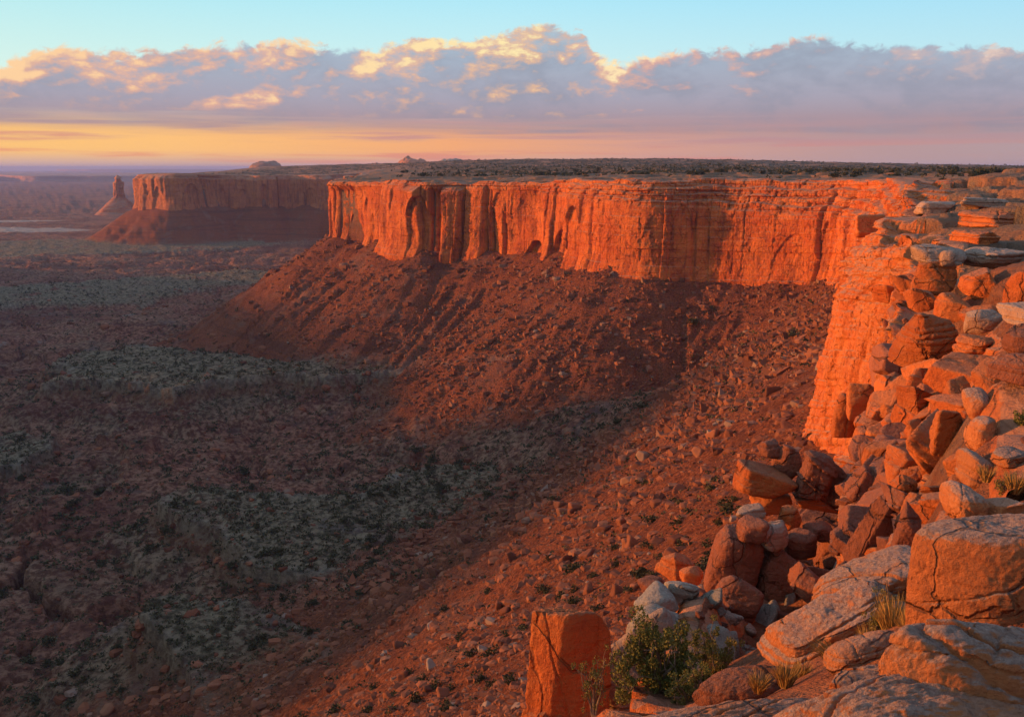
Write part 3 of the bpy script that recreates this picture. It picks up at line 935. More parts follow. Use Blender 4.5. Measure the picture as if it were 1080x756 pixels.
# hazy mesas on the far left
build_mesa('distant_mesa', [xy(14, 18000), xy(40, 17600), xy(75, 18100), xy(110, 17800), xy(150, 18600), xy(200, 19400), xy(220, 30000), xy(-60, 32000), xy(8, 19600)], -160, -600, -1170, 1800, M_MESA, 90, 40,
           'long hazy lavender mesa wall at the far left horizon', 310, 10)
build_mesa('distant_mesa', [xy(-70, 18800), xy(-30, 18000), xy(2, 18300), xy(-4, 20800), xy(-60, 25000), xy(-140, 25000)], -170, -620, -1170, 1800, M_MESA, 90, 30, 'hazy mesa end cut by the left edge of the picture', 320, 10)
build_mesa('rock_tower', [xy(119, 5200), xy(121, 5170), xy(123.5, 5185), xy(128, 5220), xy(127, 5255), xy(120, 5255)], -52, -165, -300, 150, M_CLIFF_FAR, 9, 40, 'slender rock tower on a pale cone beside the far mesa', 330, 60, 1.2)
for (px0, px1, zt, Y, lab, sd) in ((-60, 95, -200, 40000, 'pale blue ridge far behind the hazy mesa at left', 340), (60, 420, -110, 52000, 'faint long ridge on the left horizon', 350), (700, 1000, -60, 60000, 'faint blue ridge on the right horizon', 360)):
    build_mesa('distant_ridge', [xy(px0, Y), xy((px0 + px1) / 2, Y * .97), xy(px1, Y), xy(px1, Y * 1.15), xy(px0, Y * 1.15)], zt, zt - 260, -1200, 2500, M_MESA, 220, 14, lab, sd, 90)


def build_dome(name, px0, px1, pytop, pyfoot, Y, mat, label, seed, lumps=3):
    """rounded slickrock butte: a lobed height field on its own footprint"""
    (x0, y0), (x1, _) = xy(px0, Y), xy(px1, Y)
    w = x1 - x0
    zt, zf = at(px0, pytop, Y)[2], at(px0, pyfoot, Y)[2] - 60
    n = 90
    u, v = np.meshgrid(np.linspace(-.62, .62, n), np.linspace(-.62, .62, n), indexing='ij')
    e = np.maximum(np.abs(u) * 2, np.abs(v) * 2) * 0 + np.hypot(u * 2, v * 2)
    body = np.clip(1 - e ** 2.6, 0, 1) ** .6
    lump = .72 + .5 * fbm(u * lumps, v * lumps, seed, 3)
    q = np.clip(body * lump, 0, 1.05)
    qq, _ = terrace(q, .2, .05 * fbm(u * 4, v * 4, seed + 2, 3), .3)
    q = .5 * q + .5 * qq
    Z = zf + (zt - zf) * (q * .62 + .38 * sm(1.25 - e, 0, .45))
    o = mesh_obj(name, np.stack([x0 + w / 2 + u * w, y0 + w / 2 + v * w, Z], -1).reshape(-1, 3), grid_faces(n, n), mat, attrs={'upper': np.ones(n * n)})
    return tag(o, label, 'butte', kind='structure')


build_dome('butte', 256, 294, 167.5, 176, 6200, M_MESA, 'grey rounded butte on the far mesa skyline, leftmost', 400)
build_dome('butte', 415, 451, 164, 174, 6400, M_RED, 'sunlit orange slickrock dome on the skyline', 410, 4)
build_dome('butte', 455, 498, 165.5, 174, 7000, M_PALE, 'pale grey slickrock dome right of the orange one', 420, 4)
build_dome('butte', 388, 401, 170, 174, 6000, M_RED, 'small red knob left of the orange dome', 430, 3)

# ------------------------------------------------------------------ evening haze
hm = bpy.data.materials.new('haze')
hm.use_nodes = True
hm.node_tree.nodes.clear()
HN = NT(hm.node_tree)
hv = HN.node('ShaderNodeVolumePrincipled')
hv.inputs['Color'].default_value = (.34, .47, .98, 1)
hv.inputs['Density'].default_value = 2.8e-5
hv.inputs['Anisotropy'].default_value = 0.1
HN.l.new(hv.outputs[0], HN.node('ShaderNodeOutputMaterial').inputs['Volume'])
X0, X1, Y0, Y1, Z0, Z1 = -95000, 95000, -10000, 95000, -1300, 80
hb = mesh_obj('haze', [(x, y, z) for x in (X0, X1) for y in (Y0, Y1) for z in (Z0, Z1)],
              [(0, 1, 3, 2), (4, 6, 7, 5), (0, 4, 5, 1), (2, 3, 7, 6), (0, 2, 6, 4), (1, 5, 7, 3)], hm, smooth=False)
tag(hb, 'thin evening haze in the canyon air', 'haze', kind='stuff')


# ------------------------------------------------------------------ rocks of the near rim
def mat_rock(name, a, b_, dark, top, k=1.0, topmix=.75, dk=.5):
    m, N, b = new_mat(name, .88, .2)
    tc = N.node('ShaderNodeTexCoord').outputs['Object']
    rnd = N.node('ShaderNodeObjectInfo').outputs['Random']
    p = N.vadd(tc, N.vec(N.m('MULTIPLY', rnd, 37.0), N.m('MULTIPLY', rnd, 91.0), N.m('MULTIPLY', rnd, 53.0)))
    n1 = N.noise(p, .7 * k, 6, .62, .4)
    n2 = N.noise(p, 3.2 * k, 7, .68)
    n3 = N.noise(p, 14.0 * k, 5, .7)
    x, y, z = N.sep(p)
    bed = N.noise(N.vec(N.m('MULTIPLY', x, .35 * k), N.m('MULTIPLY', y, .35 * k), N.m('MULTIPLY', z, 5.0 * k)), 1.0, 4, .6)
    c = N.mix(N.step(n1, .36, .64), a, b_)
    c = N.mix(N.m('MULTIPLY', N.step(bed, .5, .66), .35), c, dark)
    c = N.mix(N.m('MULTIPLY', N.step(n2, .54, .72), dk), c, dark)
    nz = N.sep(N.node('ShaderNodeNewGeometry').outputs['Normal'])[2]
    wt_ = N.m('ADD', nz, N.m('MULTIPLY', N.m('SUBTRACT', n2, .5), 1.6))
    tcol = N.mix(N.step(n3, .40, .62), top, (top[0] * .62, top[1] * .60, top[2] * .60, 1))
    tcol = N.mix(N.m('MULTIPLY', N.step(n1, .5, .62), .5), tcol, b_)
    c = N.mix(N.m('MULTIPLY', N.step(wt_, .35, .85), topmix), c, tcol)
    c = N.mix(N.m('MULTIPLY', N.step(n3, .62, .72), .55), c, (.10, .055, .04, 1))
    hue = N.node('ShaderNodeHueSaturation')
    N.put(hue.inputs['Value'], N.m('ADD', .86, N.m('MULTIPLY', rnd, .26)))
    ck = crack_net(N, p, .55 * k, .022)
    c = N.mix(N.m('MULTIPLY', ck, .42), c, (.09, .04, .028, 1))
    N.put(hue.inputs['Color'], c)
    N.put(b.inputs['Base Color'], hue.outputs[0])
    h = N.m('ADD', N.m('MULTIPLY', N.noise(p, 2.2 * k, 9, .7), 1.0), N.m('ADD', N.m('MULTIPLY', n3, .25), N.m('MULTIPLY', bed, .35)))
    h = N.m('SUBTRACT', h, N.m('MULTIPLY', ck, .6))
    bump(N, b, h, 1.0, .34 / k)
    return m


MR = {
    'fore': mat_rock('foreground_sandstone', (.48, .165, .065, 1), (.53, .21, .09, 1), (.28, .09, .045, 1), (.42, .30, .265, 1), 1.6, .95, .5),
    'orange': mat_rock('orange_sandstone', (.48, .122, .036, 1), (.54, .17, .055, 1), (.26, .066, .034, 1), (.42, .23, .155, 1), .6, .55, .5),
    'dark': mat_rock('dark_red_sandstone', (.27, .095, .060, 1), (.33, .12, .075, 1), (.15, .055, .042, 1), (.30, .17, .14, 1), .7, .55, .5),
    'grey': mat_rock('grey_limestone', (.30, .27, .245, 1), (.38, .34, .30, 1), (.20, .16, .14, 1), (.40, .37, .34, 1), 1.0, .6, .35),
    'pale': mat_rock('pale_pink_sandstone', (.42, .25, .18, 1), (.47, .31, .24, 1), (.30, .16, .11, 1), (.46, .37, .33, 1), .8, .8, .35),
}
_dirs = {}


def cube_sphere(n):
    if n in _dirs:
        return _dirs[n]
    t = np.tan(np.linspace(-math.pi / 4, math.pi / 4, n + 1))
    a, b = np.meshgrid(t, t, indexing='ij')
    o = np.ones_like(a)
    vs, fs, off = [], [], 0
    for ax in range(3):
        for sg in (1, -1):
            c = [None] * 3
            c[ax], c[(ax + 1) % 3], c[(ax + 2) % 3] = o * sg, a * sg, b
            v = np.stack(c, -1).reshape(-1, 3)
            vs.append(v)
            fs.append(grid_faces(n + 1, n + 1) + off)
            off += len(v)
    v = np.concatenate(vs)
    f = np.concatenate(fs)
    key = np.round(v * 1e5).astype(np.int64)
    _, first, inv = np.unique(key, axis=0, return_index=True, return_inverse=True)
    v = v[first]
    f = inv.ravel()[f]
    v = v / np.linalg.norm(v, axis=1)[:, None]
    _dirs[n] = (v, f)
    return _dirs[n]


def rotm(yaw, pitch, roll):
    return np.array((Matrix.Rotation(R(yaw), 3, 'Z') @ Matrix.Rotation(R(roll), 3, 'Y') @ Matrix.Rotation(R(pitch), 3, 'X')))


def rock_shape(n, seed, dims=(1, 1, 1), facets=14, soft=24, beds=3, bed_amp=.05, rough=.07, yaw=0, roll=0, pitch=0, cracks=2, jit=.22, fine=.04, taper=0):
    """weathered block: rounded intersection of planes, bedding grooves, cracks and rough skin"""
    g = np.random.default_rng(seed)
    d, f = cube_sphere(n)
    nor = np.concatenate([np.eye(3), -np.eye(3)]) + g.normal(size=(6, 3)) * jit
    h = np.full(6, 1.0)
    e = g.normal(size=(facets, 3))
    nor = np.concatenate([nor, e])
    nor /= np.linalg.norm(nor, axis=1)[:, None]
    h = np.concatenate([h, g.uniform(.97, 1.28, facets)])
    s = np.zeros(len(d))
    for a, b in zip(nor, h):
        s += np.maximum(d @ a / b, 0) ** soft
    p = d * (s ** (-1 / soft))[:, None]
    p = p * np.array(dims)
    L = max(dims)
    p[:, :2] *= (1 + taper * p[:, 2:] / dims[2])
    o = g.uniform(-50, 50, 3)
    q = p / L
    if beds:
        w = q[:, 2] * L / dims[2] * beds * .5 + .35 * fbm(q[:, 0] * 1.5 + o[0], q[:, 1] * 1.5 + o[1], q[:, 2] * 2, 3) + o[0]
        db, cid, _, bid = vor1(w, seed % 997)
        k = 1 + bed_amp * (hash1(cid, seed % 991) - .5) * 2 - bed_amp * .9 * np.exp(-(db / .10) ** 2) * (.3 + hash1(bid, 5))
        p[:, :2] *= k[:, None]
    r1 = fbm(q[:, 0] * 1.7 + o[0], q[:, 1] * 1.7 + o[1], q[:, 2] * 1.7 + o[2], 4, .5)
    r2 = fbm(q[:, 0] * 6 + o[1], q[:, 1] * 6 + o[2], q[:, 2] * 9 + o[0], 6, .6) - .5 * fbm(q[:, 0] * 3 + o[2], q[:, 1] * 3 + o[1], q[:, 2] * 4, 5, .55, ridge=True)
    p += d * (L * (rough * r1 + fine * r2))[:, None]
    for c in range(cracks):
        a = g.normal(size=3) * np.array([1, 1, .5])
        a /= np.linalg.norm(a)
        dist = q @ a - g.uniform(-.4, .4) + .08 * fbm(q[:, 0] * 3 + o[2], q[:, 1] * 3, q[:, 2] * 3 + c, 4)
        p -= d * (L * .055 * np.exp(-(dist / .022) ** 2) * sm(fbm(q[:, 0] * 1.3 + c * 9, q[:, 1] * 1.3, q[:, 2] * 1.3, 2), -.25, .1))[:, None]
    return p @ rotm(yaw, pitch, roll).T, f


_seed = [1000]
BOX = []


def rock(x0, y0, x1, y1, Y, label, mat='orange', dep=.9, name='rock', cat='rock', group=None, px=1.15, **kw):
    """a rock that fills the measured width and height at its distance Y"""
    _seed[0] += 1
    sd_ = kw.pop('seed', _seed[0])
    W_, H_ = (x1 - x0), (y1 - y0)
    seat, dlim = kw.pop('seat', True), kw.pop('dlim', .55)
    n = int(np.clip(max(W_, H_) / px / 1.6, 8, 120))
    hit = cast((0, 0, 0), ray((x0 + x1) / 2, y0 + .72 * H_))      # where the ground lies along this direction
    Yg = hit.y if hit else 1e9
    if y0 < 700 and seat:
        if Yg < Y:
            Y = Yg
        elif Yg < 1.12 * Y:
            Y = Yg
    c = at((x0 + x1) / 2, (y0 + y1) / 2, Y)
    BOX.append((x0, y0, x1, y1, Y))
    mpp = Y / F_PX / .98
    dims = kw.pop('dims', (1, dep, max(.15, min(3, H_ / W_))))
    kw['soft'] = kw.get('soft', 14) * 1.35
    p, f = rock_shape(n, sd_, dims=dims, **kw)
    lo, hi = p.min(0), p.max(0)
    p = (p - (lo + hi) / 2) / (hi - lo)
    p = p * np.array([W_ * mpp, W_ * mpp * dep, H_ * mpp * .9])
    dpx = np.ptp(p[:, 1]) / mpp * -c[2] / c[1]
    p[:, 1] *= min(1, dlim * H_ / dpx)
    for _ in range(12):                         # settle the block until it covers its measured outline
        u, v = project(p + c)
        kx = W_ / (u.max() - u.min())
        kz = H_ / (v.max() - v.min())
        p[:, 0] *= kx
        p[:, 2] *= kz
        u, v = project(p + c)
        c = c + np.array([((x0 + x1) - (u.max() + u.min())) / 2 * mpp, 0, -((y0 + y1) - (v.max() + v.min())) / 2 * mpp])
    o = mesh_obj(name, p, f, MR[mat])
    o.location = c
    return tag(o, label, cat, group)


slabs, boulders = 'sandstone slabs at the camera', 'boulders on the near rim'
# --- foreground
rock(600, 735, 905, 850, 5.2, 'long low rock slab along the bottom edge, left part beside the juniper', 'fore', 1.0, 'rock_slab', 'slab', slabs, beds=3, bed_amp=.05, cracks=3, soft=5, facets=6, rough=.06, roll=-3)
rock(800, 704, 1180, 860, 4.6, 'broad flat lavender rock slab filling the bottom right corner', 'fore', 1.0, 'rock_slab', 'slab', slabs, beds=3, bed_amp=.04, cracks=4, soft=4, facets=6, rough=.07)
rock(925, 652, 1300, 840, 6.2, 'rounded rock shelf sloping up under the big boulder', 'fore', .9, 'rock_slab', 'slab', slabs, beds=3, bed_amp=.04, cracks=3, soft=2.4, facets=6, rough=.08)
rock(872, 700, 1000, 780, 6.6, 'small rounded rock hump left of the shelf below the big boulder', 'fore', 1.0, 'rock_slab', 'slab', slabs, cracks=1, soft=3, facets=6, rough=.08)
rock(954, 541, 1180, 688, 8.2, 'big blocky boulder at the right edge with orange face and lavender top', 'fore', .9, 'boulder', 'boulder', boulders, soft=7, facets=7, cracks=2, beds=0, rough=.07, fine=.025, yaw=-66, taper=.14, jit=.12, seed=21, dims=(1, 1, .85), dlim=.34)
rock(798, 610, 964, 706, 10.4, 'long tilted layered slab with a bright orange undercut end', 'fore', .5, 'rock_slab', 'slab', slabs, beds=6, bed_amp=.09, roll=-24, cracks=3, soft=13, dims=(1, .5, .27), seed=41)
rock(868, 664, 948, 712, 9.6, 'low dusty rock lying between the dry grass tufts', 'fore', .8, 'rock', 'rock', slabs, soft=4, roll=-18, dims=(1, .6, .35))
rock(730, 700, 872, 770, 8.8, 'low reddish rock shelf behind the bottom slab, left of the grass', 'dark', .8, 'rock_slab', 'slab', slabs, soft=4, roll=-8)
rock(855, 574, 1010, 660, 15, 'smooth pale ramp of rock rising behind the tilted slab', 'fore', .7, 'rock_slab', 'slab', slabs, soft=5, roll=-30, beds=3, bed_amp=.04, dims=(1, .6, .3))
# --- left group
rock(549, 640, 648, 800, 19.5, 'tall square pillar of rock with orange left face and flat grey top', 'orange', 1.0, 'rock_pillar', 'pillar', None, seat=False, dlim=.2, soft=17, facets=4, yaw=42, roll=4, rough=.06, fine=.04, beds=2, bed_amp=.05, jit=.09, dims=(1, 1, 1.7), seed=78)
rock(618, 640, 738, 800, 20.5, 'pale rounded boulder sloping down behind the junipers', 'pale', .9, 'boulder', 'boulder', boulders, soft=7, facets=4, roll=-34, rough=.05, seat=False)
rock(668, 612, 716, 652, 23, 'whitish grey boulder with a flat top, left of the round one', 'grey', .9, 'boulder', 'boulder', boulders, soft=8, roll=-20)
rock(700, 612, 738, 642, 22.4, 'round whitish grey boulder at the top of the pale heap', 'grey', .9, 'boulder', 'boulder', boulders, soft=6)
rock(660, 636, 720, 680, 21.6, 'smooth whitish boulder above the large juniper', 'grey', .9, 'boulder', 'boulder', boulders, soft=6, roll=-14)
rock(690, 582, 734, 618, 48, 'pointed orange block on the slope left of the dark boulders', 'orange', .9, 'boulder', 'boulder', boulders, soft=22, facets=5, yaw=35, roll=14)
rock(672, 606, 702, 630, 44, 'dark rounded block below the pointed orange block', 'dark', .9, 'boulder', 'boulder', boulders, soft=10, yaw=20)
rock(716, 596, 742, 618, 40, 'small reddish block between the pointed block and the dark boulders', 'orange', .9, 'boulder', 'boulder', boulders, soft=12)
# --- dark boulders and the knobby stack above them
rock(742, 552, 806, 648, 30, 'large dark red rounded boulder, left of a leaning pair', 'dark', .9, 'boulder', 'boulder', boulders, soft=6, facets=5, roll=16, rough=.08, cracks=1)
rock(782, 566, 850, 644, 29.6, 'large dark red boulder leaning against its left neighbour', 'dark', .9, 'boulder', 'boulder', boulders, soft=6, facets=4, roll=22, rough=.08, cracks=1)
rock(752, 606, 806, 660, 29, 'dark red boulder foot sunk in grey rubble', 'dark', .9, 'boulder', 'boulder', boulders, soft=6, rough=.08)
rock(776, 542, 812, 574, 31, 'knobby grey-red rock on top of the dark boulders', 'dark', .9, 'rock', 'rock', boulders, soft=7, beds=3, bed_amp=.1)
rock(796, 548, 832, 582, 31.4, 'whitish capped rock in the knobby stack', 'pale', .9, 'rock', 'rock', boulders, soft=7)
rock(776, 530, 808, 548, 33, 'thin layered stone lying under the left balanced rock', 'pale', .9, 'rock', 'rock', boulders, soft=9, beds=3)
rock(820, 532, 846, 560, 33, 'small squared reddish block under the balanced rocks', 'orange', .9, 'rock', 'rock', boulders, soft=22, yaw=30, roll=-8)
rock(846, 548, 880, 572, 33, 'dark lumpy rock in the hollow below the right balanced rock', 'dark', .9, 'rock', 'rock', boulders, soft=7)
rock(826, 556, 862, 590, 32, 'dark layered rock beneath the squared block', 'dark', .9, 'rock', 'rock', boulders, soft=8, beds=4)
rock(858, 562, 896, 606, 32, 'dark slab in the hollow beside the tilted slabs', 'dark', .9, 'rock', 'rock', boulders, soft=8, beds=4, roll=20)
# --- the balanced rocks
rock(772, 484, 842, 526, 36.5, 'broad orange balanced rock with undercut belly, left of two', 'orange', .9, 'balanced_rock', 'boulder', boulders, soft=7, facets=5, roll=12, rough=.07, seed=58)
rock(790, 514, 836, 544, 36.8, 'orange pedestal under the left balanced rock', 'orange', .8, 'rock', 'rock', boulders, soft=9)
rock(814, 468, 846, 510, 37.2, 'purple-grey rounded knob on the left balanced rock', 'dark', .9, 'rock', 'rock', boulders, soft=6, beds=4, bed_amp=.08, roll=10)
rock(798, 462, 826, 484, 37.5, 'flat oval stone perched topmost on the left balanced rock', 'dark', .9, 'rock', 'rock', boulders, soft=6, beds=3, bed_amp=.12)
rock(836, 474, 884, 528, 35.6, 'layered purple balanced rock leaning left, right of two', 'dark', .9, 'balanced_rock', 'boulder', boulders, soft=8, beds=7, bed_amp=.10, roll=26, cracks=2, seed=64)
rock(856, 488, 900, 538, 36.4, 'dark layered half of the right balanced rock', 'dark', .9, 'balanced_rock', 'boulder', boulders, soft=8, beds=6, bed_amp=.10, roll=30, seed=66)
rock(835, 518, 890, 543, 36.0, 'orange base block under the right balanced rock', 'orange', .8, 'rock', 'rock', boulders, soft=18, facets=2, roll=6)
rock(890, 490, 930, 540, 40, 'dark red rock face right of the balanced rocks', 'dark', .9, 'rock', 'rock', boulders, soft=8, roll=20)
# --- big tilted slabs in the gully
rock(888, 522, 942, 624, 27, 'large dusty red slab leaning right in the gully', 'dark', .7, 'rock_slab', 'slab', boulders, soft=9, facets=3, roll=28, pitch=14, rough=.05)
rock(930, 528, 972, 606, 25.5, 'second leaning red slab, right of the large one', 'dark', .7, 'rock_slab', 'slab', boulders, soft=9, facets=3, roll=28, pitch=10, rough=.05)
rock(918, 524, 944, 560, 29, 'broken red wedge between the two leaning slabs', 'dark', .8, 'rock', 'rock', boulders, soft=14, roll=25)
# --- wall of blocks
rock(908, 464, 950, 510, 45, 'rounded orange block overhanging its shadow in the wall', 'orange', .9, 'boulder', 'boulder', boulders, soft=9, roll=-14)
rock(932, 468, 992, 516, 46, 'broad smooth orange block in the middle of the wall', 'orange', .8, 'boulder', 'boulder', boulders, soft=14, facets=3, rough=.04)
rock(944, 406, 996, 456, 50, 'big squared orange block below the layered boulder', 'orange', .9, 'boulder', 'boulder', boulders, soft=22, facets=2, yaw=18, rough=.04)
rock(892, 404, 926, 444, 56, 'triangular orange rock face high on the wall', 'orange', .9, 'boulder', 'boulder', boulders, soft=22, facets=5, yaw=20)
rock(876, 414, 906, 462, 58, 'rough yellowish block at the left end of the wall', 'orange', .9, 'boulder', 'boulder', boulders, soft=9, beds=3)
rock(896, 446, 926, 482, 52, 'stubby orange block above the small green bush', 'orange', .9, 'boulder', 'boulder', boulders, soft=9)
rock(926, 392, 952, 428, 54, 'orange wedge left of the squared block', 'orange', .9, 'rock', 'rock', boulders, soft=16, roll=20)
rock(958, 386, 984, 402, 49, 'round stone propping the layered boulder', 'orange', .9, 'rock', 'rock', boulders, soft=6)
rock(938, 500, 968, 540, 38, 'upright red rock beside the gully bush', 'orange', .9, 'boulder', 'boulder', boulders, soft=9, roll=15)
rock(936, 330, 1012, 394, 50, 'layered orange boulder with flat banded top in the middle of the near wall', 'orange', .95, 'boulder', 'boulder', boulders, soft=10, beds=8, bed_amp=.09, roll=-5, seed=90)
# --- capstones
rock(960, 257, 1020, 281, 72, 'flat pale capstone on the rounded orange block', 'pale', 1.0, 'rock_slab', 'slab', boulders, soft=10, beds=2, bed_amp=.05, roll=3)
rock(1006, 260, 1084, 284, 72, 'second flat pale capstone continuing to the right', 'pale', 1.0, 'rock_slab', 'slab', boulders, soft=9, beds=2, bed_amp=.05)
rock(960, 272, 1010, 312, 71, 'rounded orange block beneath the flat capstone', 'orange', 1.0, 'boulder', 'boulder', boulders, soft=9, facets=4, seed=93)
rock(990, 264, 1008, 284, 70, 'small knob between the two capstones', 'pale', 1.0, 'rock', 'rock', boulders, soft=6)
rock(1010, 282, 1062, 322, 73, 'large orange block under the right capstone', 'orange', 1.0, 'boulder', 'boulder', boulders, soft=12, facets=4)
rock(1056, 286, 1100, 330, 74, 'orange block at the right edge below the capstones', 'orange', 1.0, 'boulder', 'boulder', boulders, soft=12, facets=4)
rock(954, 304, 988, 336, 69, 'left of two orange blocks supporting the capstone block', 'orange', 1.0, 'boulder', 'boulder', boulders, soft=9)
rock(984, 308, 1026, 342, 69, 'right of two orange blocks supporting the capstone block', 'orange', 1.0, 'boulder', 'boulder', boulders, soft=9)
rock(1010, 320, 1060, 348, 62, 'pinkish slab leaning in front of the capstone blocks', 'orange', 1.0, 'rock_slab', 'slab', boulders, soft=10, roll=-16, beds=2)
# --- ledges at the right edge
rock(1004, 352, 1056, 384, 44, 'layered ledge block with dark bedding lines at right', 'orange', .9, 'rock_slab', 'slab', boulders, soft=12, beds=6, bed_amp=.1, roll=-6)
rock(1016, 326, 1058, 352, 46, 'wedge-shaped slab on the right ledges', 'pale', .9, 'rock_slab', 'slab', boulders, soft=14, roll=-12)
rock(1056, 338, 1110, 376, 42, 'purple-grey ledge block at the right edge', 'dark', .9, 'rock_slab', 'slab', boulders, soft=12, beds=4, roll=-4)
rock(1040, 372, 1110, 410, 38, 'dark overhanging ledge at the right edge', 'dark', .9, 'rock_slab', 'slab', boulders, soft=12, beds=4)
rock(1024, 376, 1068, 418, 40, 'jutting orange spur with a sharp shadowed underside', 'orange', .9, 'boulder', 'boulder', boulders, soft=18, facets=5, roll=-16, beds=3)
rock(1050, 318, 1120, 344, 50, 'long pinkish slab sloping up at the right edge', 'pale', .9, 'rock_slab', 'slab', boulders, soft=12, roll=-12)
# --- the fin
rock(990, 396, 1032, 454, 33, 'rounded orange buttress head at the top of the fin', 'orange', .9, 'boulder', 'boulder', boulders, soft=8, facets=5, rough=.09)
rock(980, 432, 1022, 482, 30, 'hollowed orange bulge on the side of the fin', 'orange', .9, 'boulder', 'boulder', boulders, soft=8, facets=5, rough=.1)
rock(1014, 408, 1048, 446, 30, 'pale rounded knob at the top of the fin', 'fore', 1.0, 'boulder', 'boulder', boulders, soft=5)
rock(1016, 438, 1052, 482, 26, 'pale rounded hump in the middle of the fin', 'fore', 1.2, 'boulder', 'boulder', boulders, soft=5, roll=14)
rock(1006, 472, 1050, 516, 21.5, 'pale rounded hump below the middle of the fin', 'fore', 1.2, 'boulder', 'boulder', boulders, soft=5, roll=18)
rock(990, 506, 1044, 560, 17, 'smooth pale foot of the fin, above the big boulder', 'fore', 1.2, 'boulder', 'boulder', boulders, soft=4, roll=18)
rock(994, 476, 1022, 504, 26, 'angular orange flake on the side of the fin', 'orange', .9, 'rock', 'rock', boulders, soft=14, roll=-25)
rock(1000, 500, 1024, 524, 23, 'lower angular flake on the side of the fin', 'orange', .9, 'rock', 'rock', boulders, soft=14, roll=-25)
rock(1044, 470, 1088, 494, 20, 'single rounded boulder lying on the sandy ramp', 'fore', .9, 'boulder', 'boulder', boulders, soft=6)
rock(1034, 524, 1082, 552, 14, 'flat red slab leaning on the ramp behind the big boulder', 'fore', .8, 'rock_slab', 'slab', boulders, soft=12, roll=-16)
# --- ledges of the middle distance
for x0, y0, x1, y1, Y, lab in ((1000, 242, 1056, 256, 150, 'low layered table rock left of the rim juniper'), (1010, 222, 1100, 238, 235, 'long bright ledge at the right edge above the rim juniper'),
                               (900, 226, 934, 246, 330, 'blocky ledge beside a dark notch'), (962, 212, 1008, 222, 330, 'pale flat rock on the terrace edge'),
                               (1012, 208, 1070, 218, 330, 'pale terrace slab near the scattered junipers'), (916, 300, 960, 316, 150, 'flat ledge block on the top of the prow'),
                               (930, 286, 962, 302, 130, 'thick ledge block left of the capstones')):
    rock(x0, y0, x1, y1 + 5, Y, lab, 'pale' if 'pale' in lab else 'orange', .8, 'rock_slab', 'slab', 'ledges in the middle distance', px=1.2, soft=12, beds=4, bed_amp=.07, facets=5)


# ------------------------------------------------------------------ broken rock on the near wall, one object each
rock_meshes = {}


def rock_variants(mat, count=9, n=12, **kw):
    key = (mat, n, tuple(sorted(kw.items())))
    if key not in rock_meshes:
        out = []
        for i in range(count):
            g = np.random.default_rng(500 + i)
            p, f = rock_shape(n, 700 + i * 7 + n, dims=(1, g.uniform(.6, 1), g.uniform(.32, .75)), facets=9, soft=60, rough=.035, fine=.045, beds=int(g.integers(0, 4)), bed_amp=.08, yaw=g.uniform(0, 360), roll=g.uniform(-15, 15), jit=.25)
            p = p / np.abs(p).max()
            o = mesh_obj('boulder', p, f, MR[mat])
            me = o.data
            bpy.data.objects.remove(o)
            out.append(me)
        rock_meshes[key] = out
    return rock_meshes[key]


def put_rock(me, x, y, z, r, label, cat, group, name, yaw, tilt=(0, 0)):
    o = bpy.data.objects.new(name, me)
    o.location = (x, y, z)
    o.scale = (r, r, r)
    o.rotation_euler = (tilt[0], tilt[1], yaw)
    COL.objects.link(o)
    return tag(o, label, cat, group)


def ground_z(x, y):
    return land(np.atleast_1d(np.asarray(x, float)), np.atleast_1d(np.asarray(y, float)))


# rocks covering the steep broken slope between the fin, the wall and the balanced rocks
g = np.random.default_rng(31)
n = 4000
rr = np.exp(g.uniform(math.log(21), math.log(95), n))
aa = np.radians(g.uniform(11, 31, n))
x, y = np.sin(aa) * rr, np.cos(aa) * rr
z = ground_z(x, y)
e = .02 * rr
slope = np.hypot(ground_z(x + e, y) - z, ground_z(x, y + e) - z) / e
d = rim_query(x, y)[0]
u, v = project(np.stack([x, y, z], 1))
ok = (d < .5) & (slope > .45) & (v < 650) & (u < 1090) & (v > 372) & ~((v < 430) & (u > 1000))
ok &= ~((u > 1030) & (v > 395) & (v < 560))
for bx in BOX:
    m_ = .3 * (bx[2] - bx[0])
    ok &= ~((u > bx[0] - m_ * .5) & (u < bx[2] + m_ * .5) & (v > bx[1] - 4) & (v < bx[3] + m_) & (rr < bx[4] + 1.5))
pick = np.flatnonzero(ok)[:260]
vm = rock_variants('orange', 9, 20)
vd = rock_variants('dark', 9, 20)
for i in pick:
    hit = cast((x[i], y[i], 40), (0, 0, -1))
    if hit:
        z[i] = hit.z
    r = rr[i] * float(np.clip(g.lognormal(-3.9, .5), .008, .045))
    low = v[i] > 520 and u[i] < 960
    put_rock((vd if low else vm)[int(g.integers(9))], x[i], y[i], z[i] + r * .15, r, 'broken dark red block in the shaded gully below the wall' if low else 'broken orange block among the jumbled rocks of the near wall', 'block',
             'dark blocks in the gully' if low else 'jumbled blocks of the near wall', 'rock_block', g.uniform(0, 6.3), (g.uniform(-.5, .5), g.uniform(-.5, .5)))

# loose grey stones in the gully below the dark boulders
vg = rock_variants('grey', 7, 8)
vp = rock_variants('pale', 7, 8)
stones = []
for i in range(170):
    px, py = g.uniform(690, 900), g.uniform(585, 712)
    if py < 560 + (900 - px) * .02 or (px > 850 and py > 640):
        continue
    Y0 = 31 - (py - 585) * .085
    c = at(px, py, Y0)
    zg = float(ground_z(c[0], c[1])[0])
    r = float(np.clip(g.lognormal(-1.45, .5), .10, .62))
    k = g.random()
    put_rock((vg if k < .5 else vp if k < .75 else vd)[int(g.integers(7))], c[0], c[1], zg + r * .2, r, 'small grey stone of the rubble heap below the dark boulders', 'stone', 'rubble stones below the dark boulders', 'stone', g.uniform(0, 6.3), (g.uniform(-.6, .6), g.uniform(-.6, .6)))


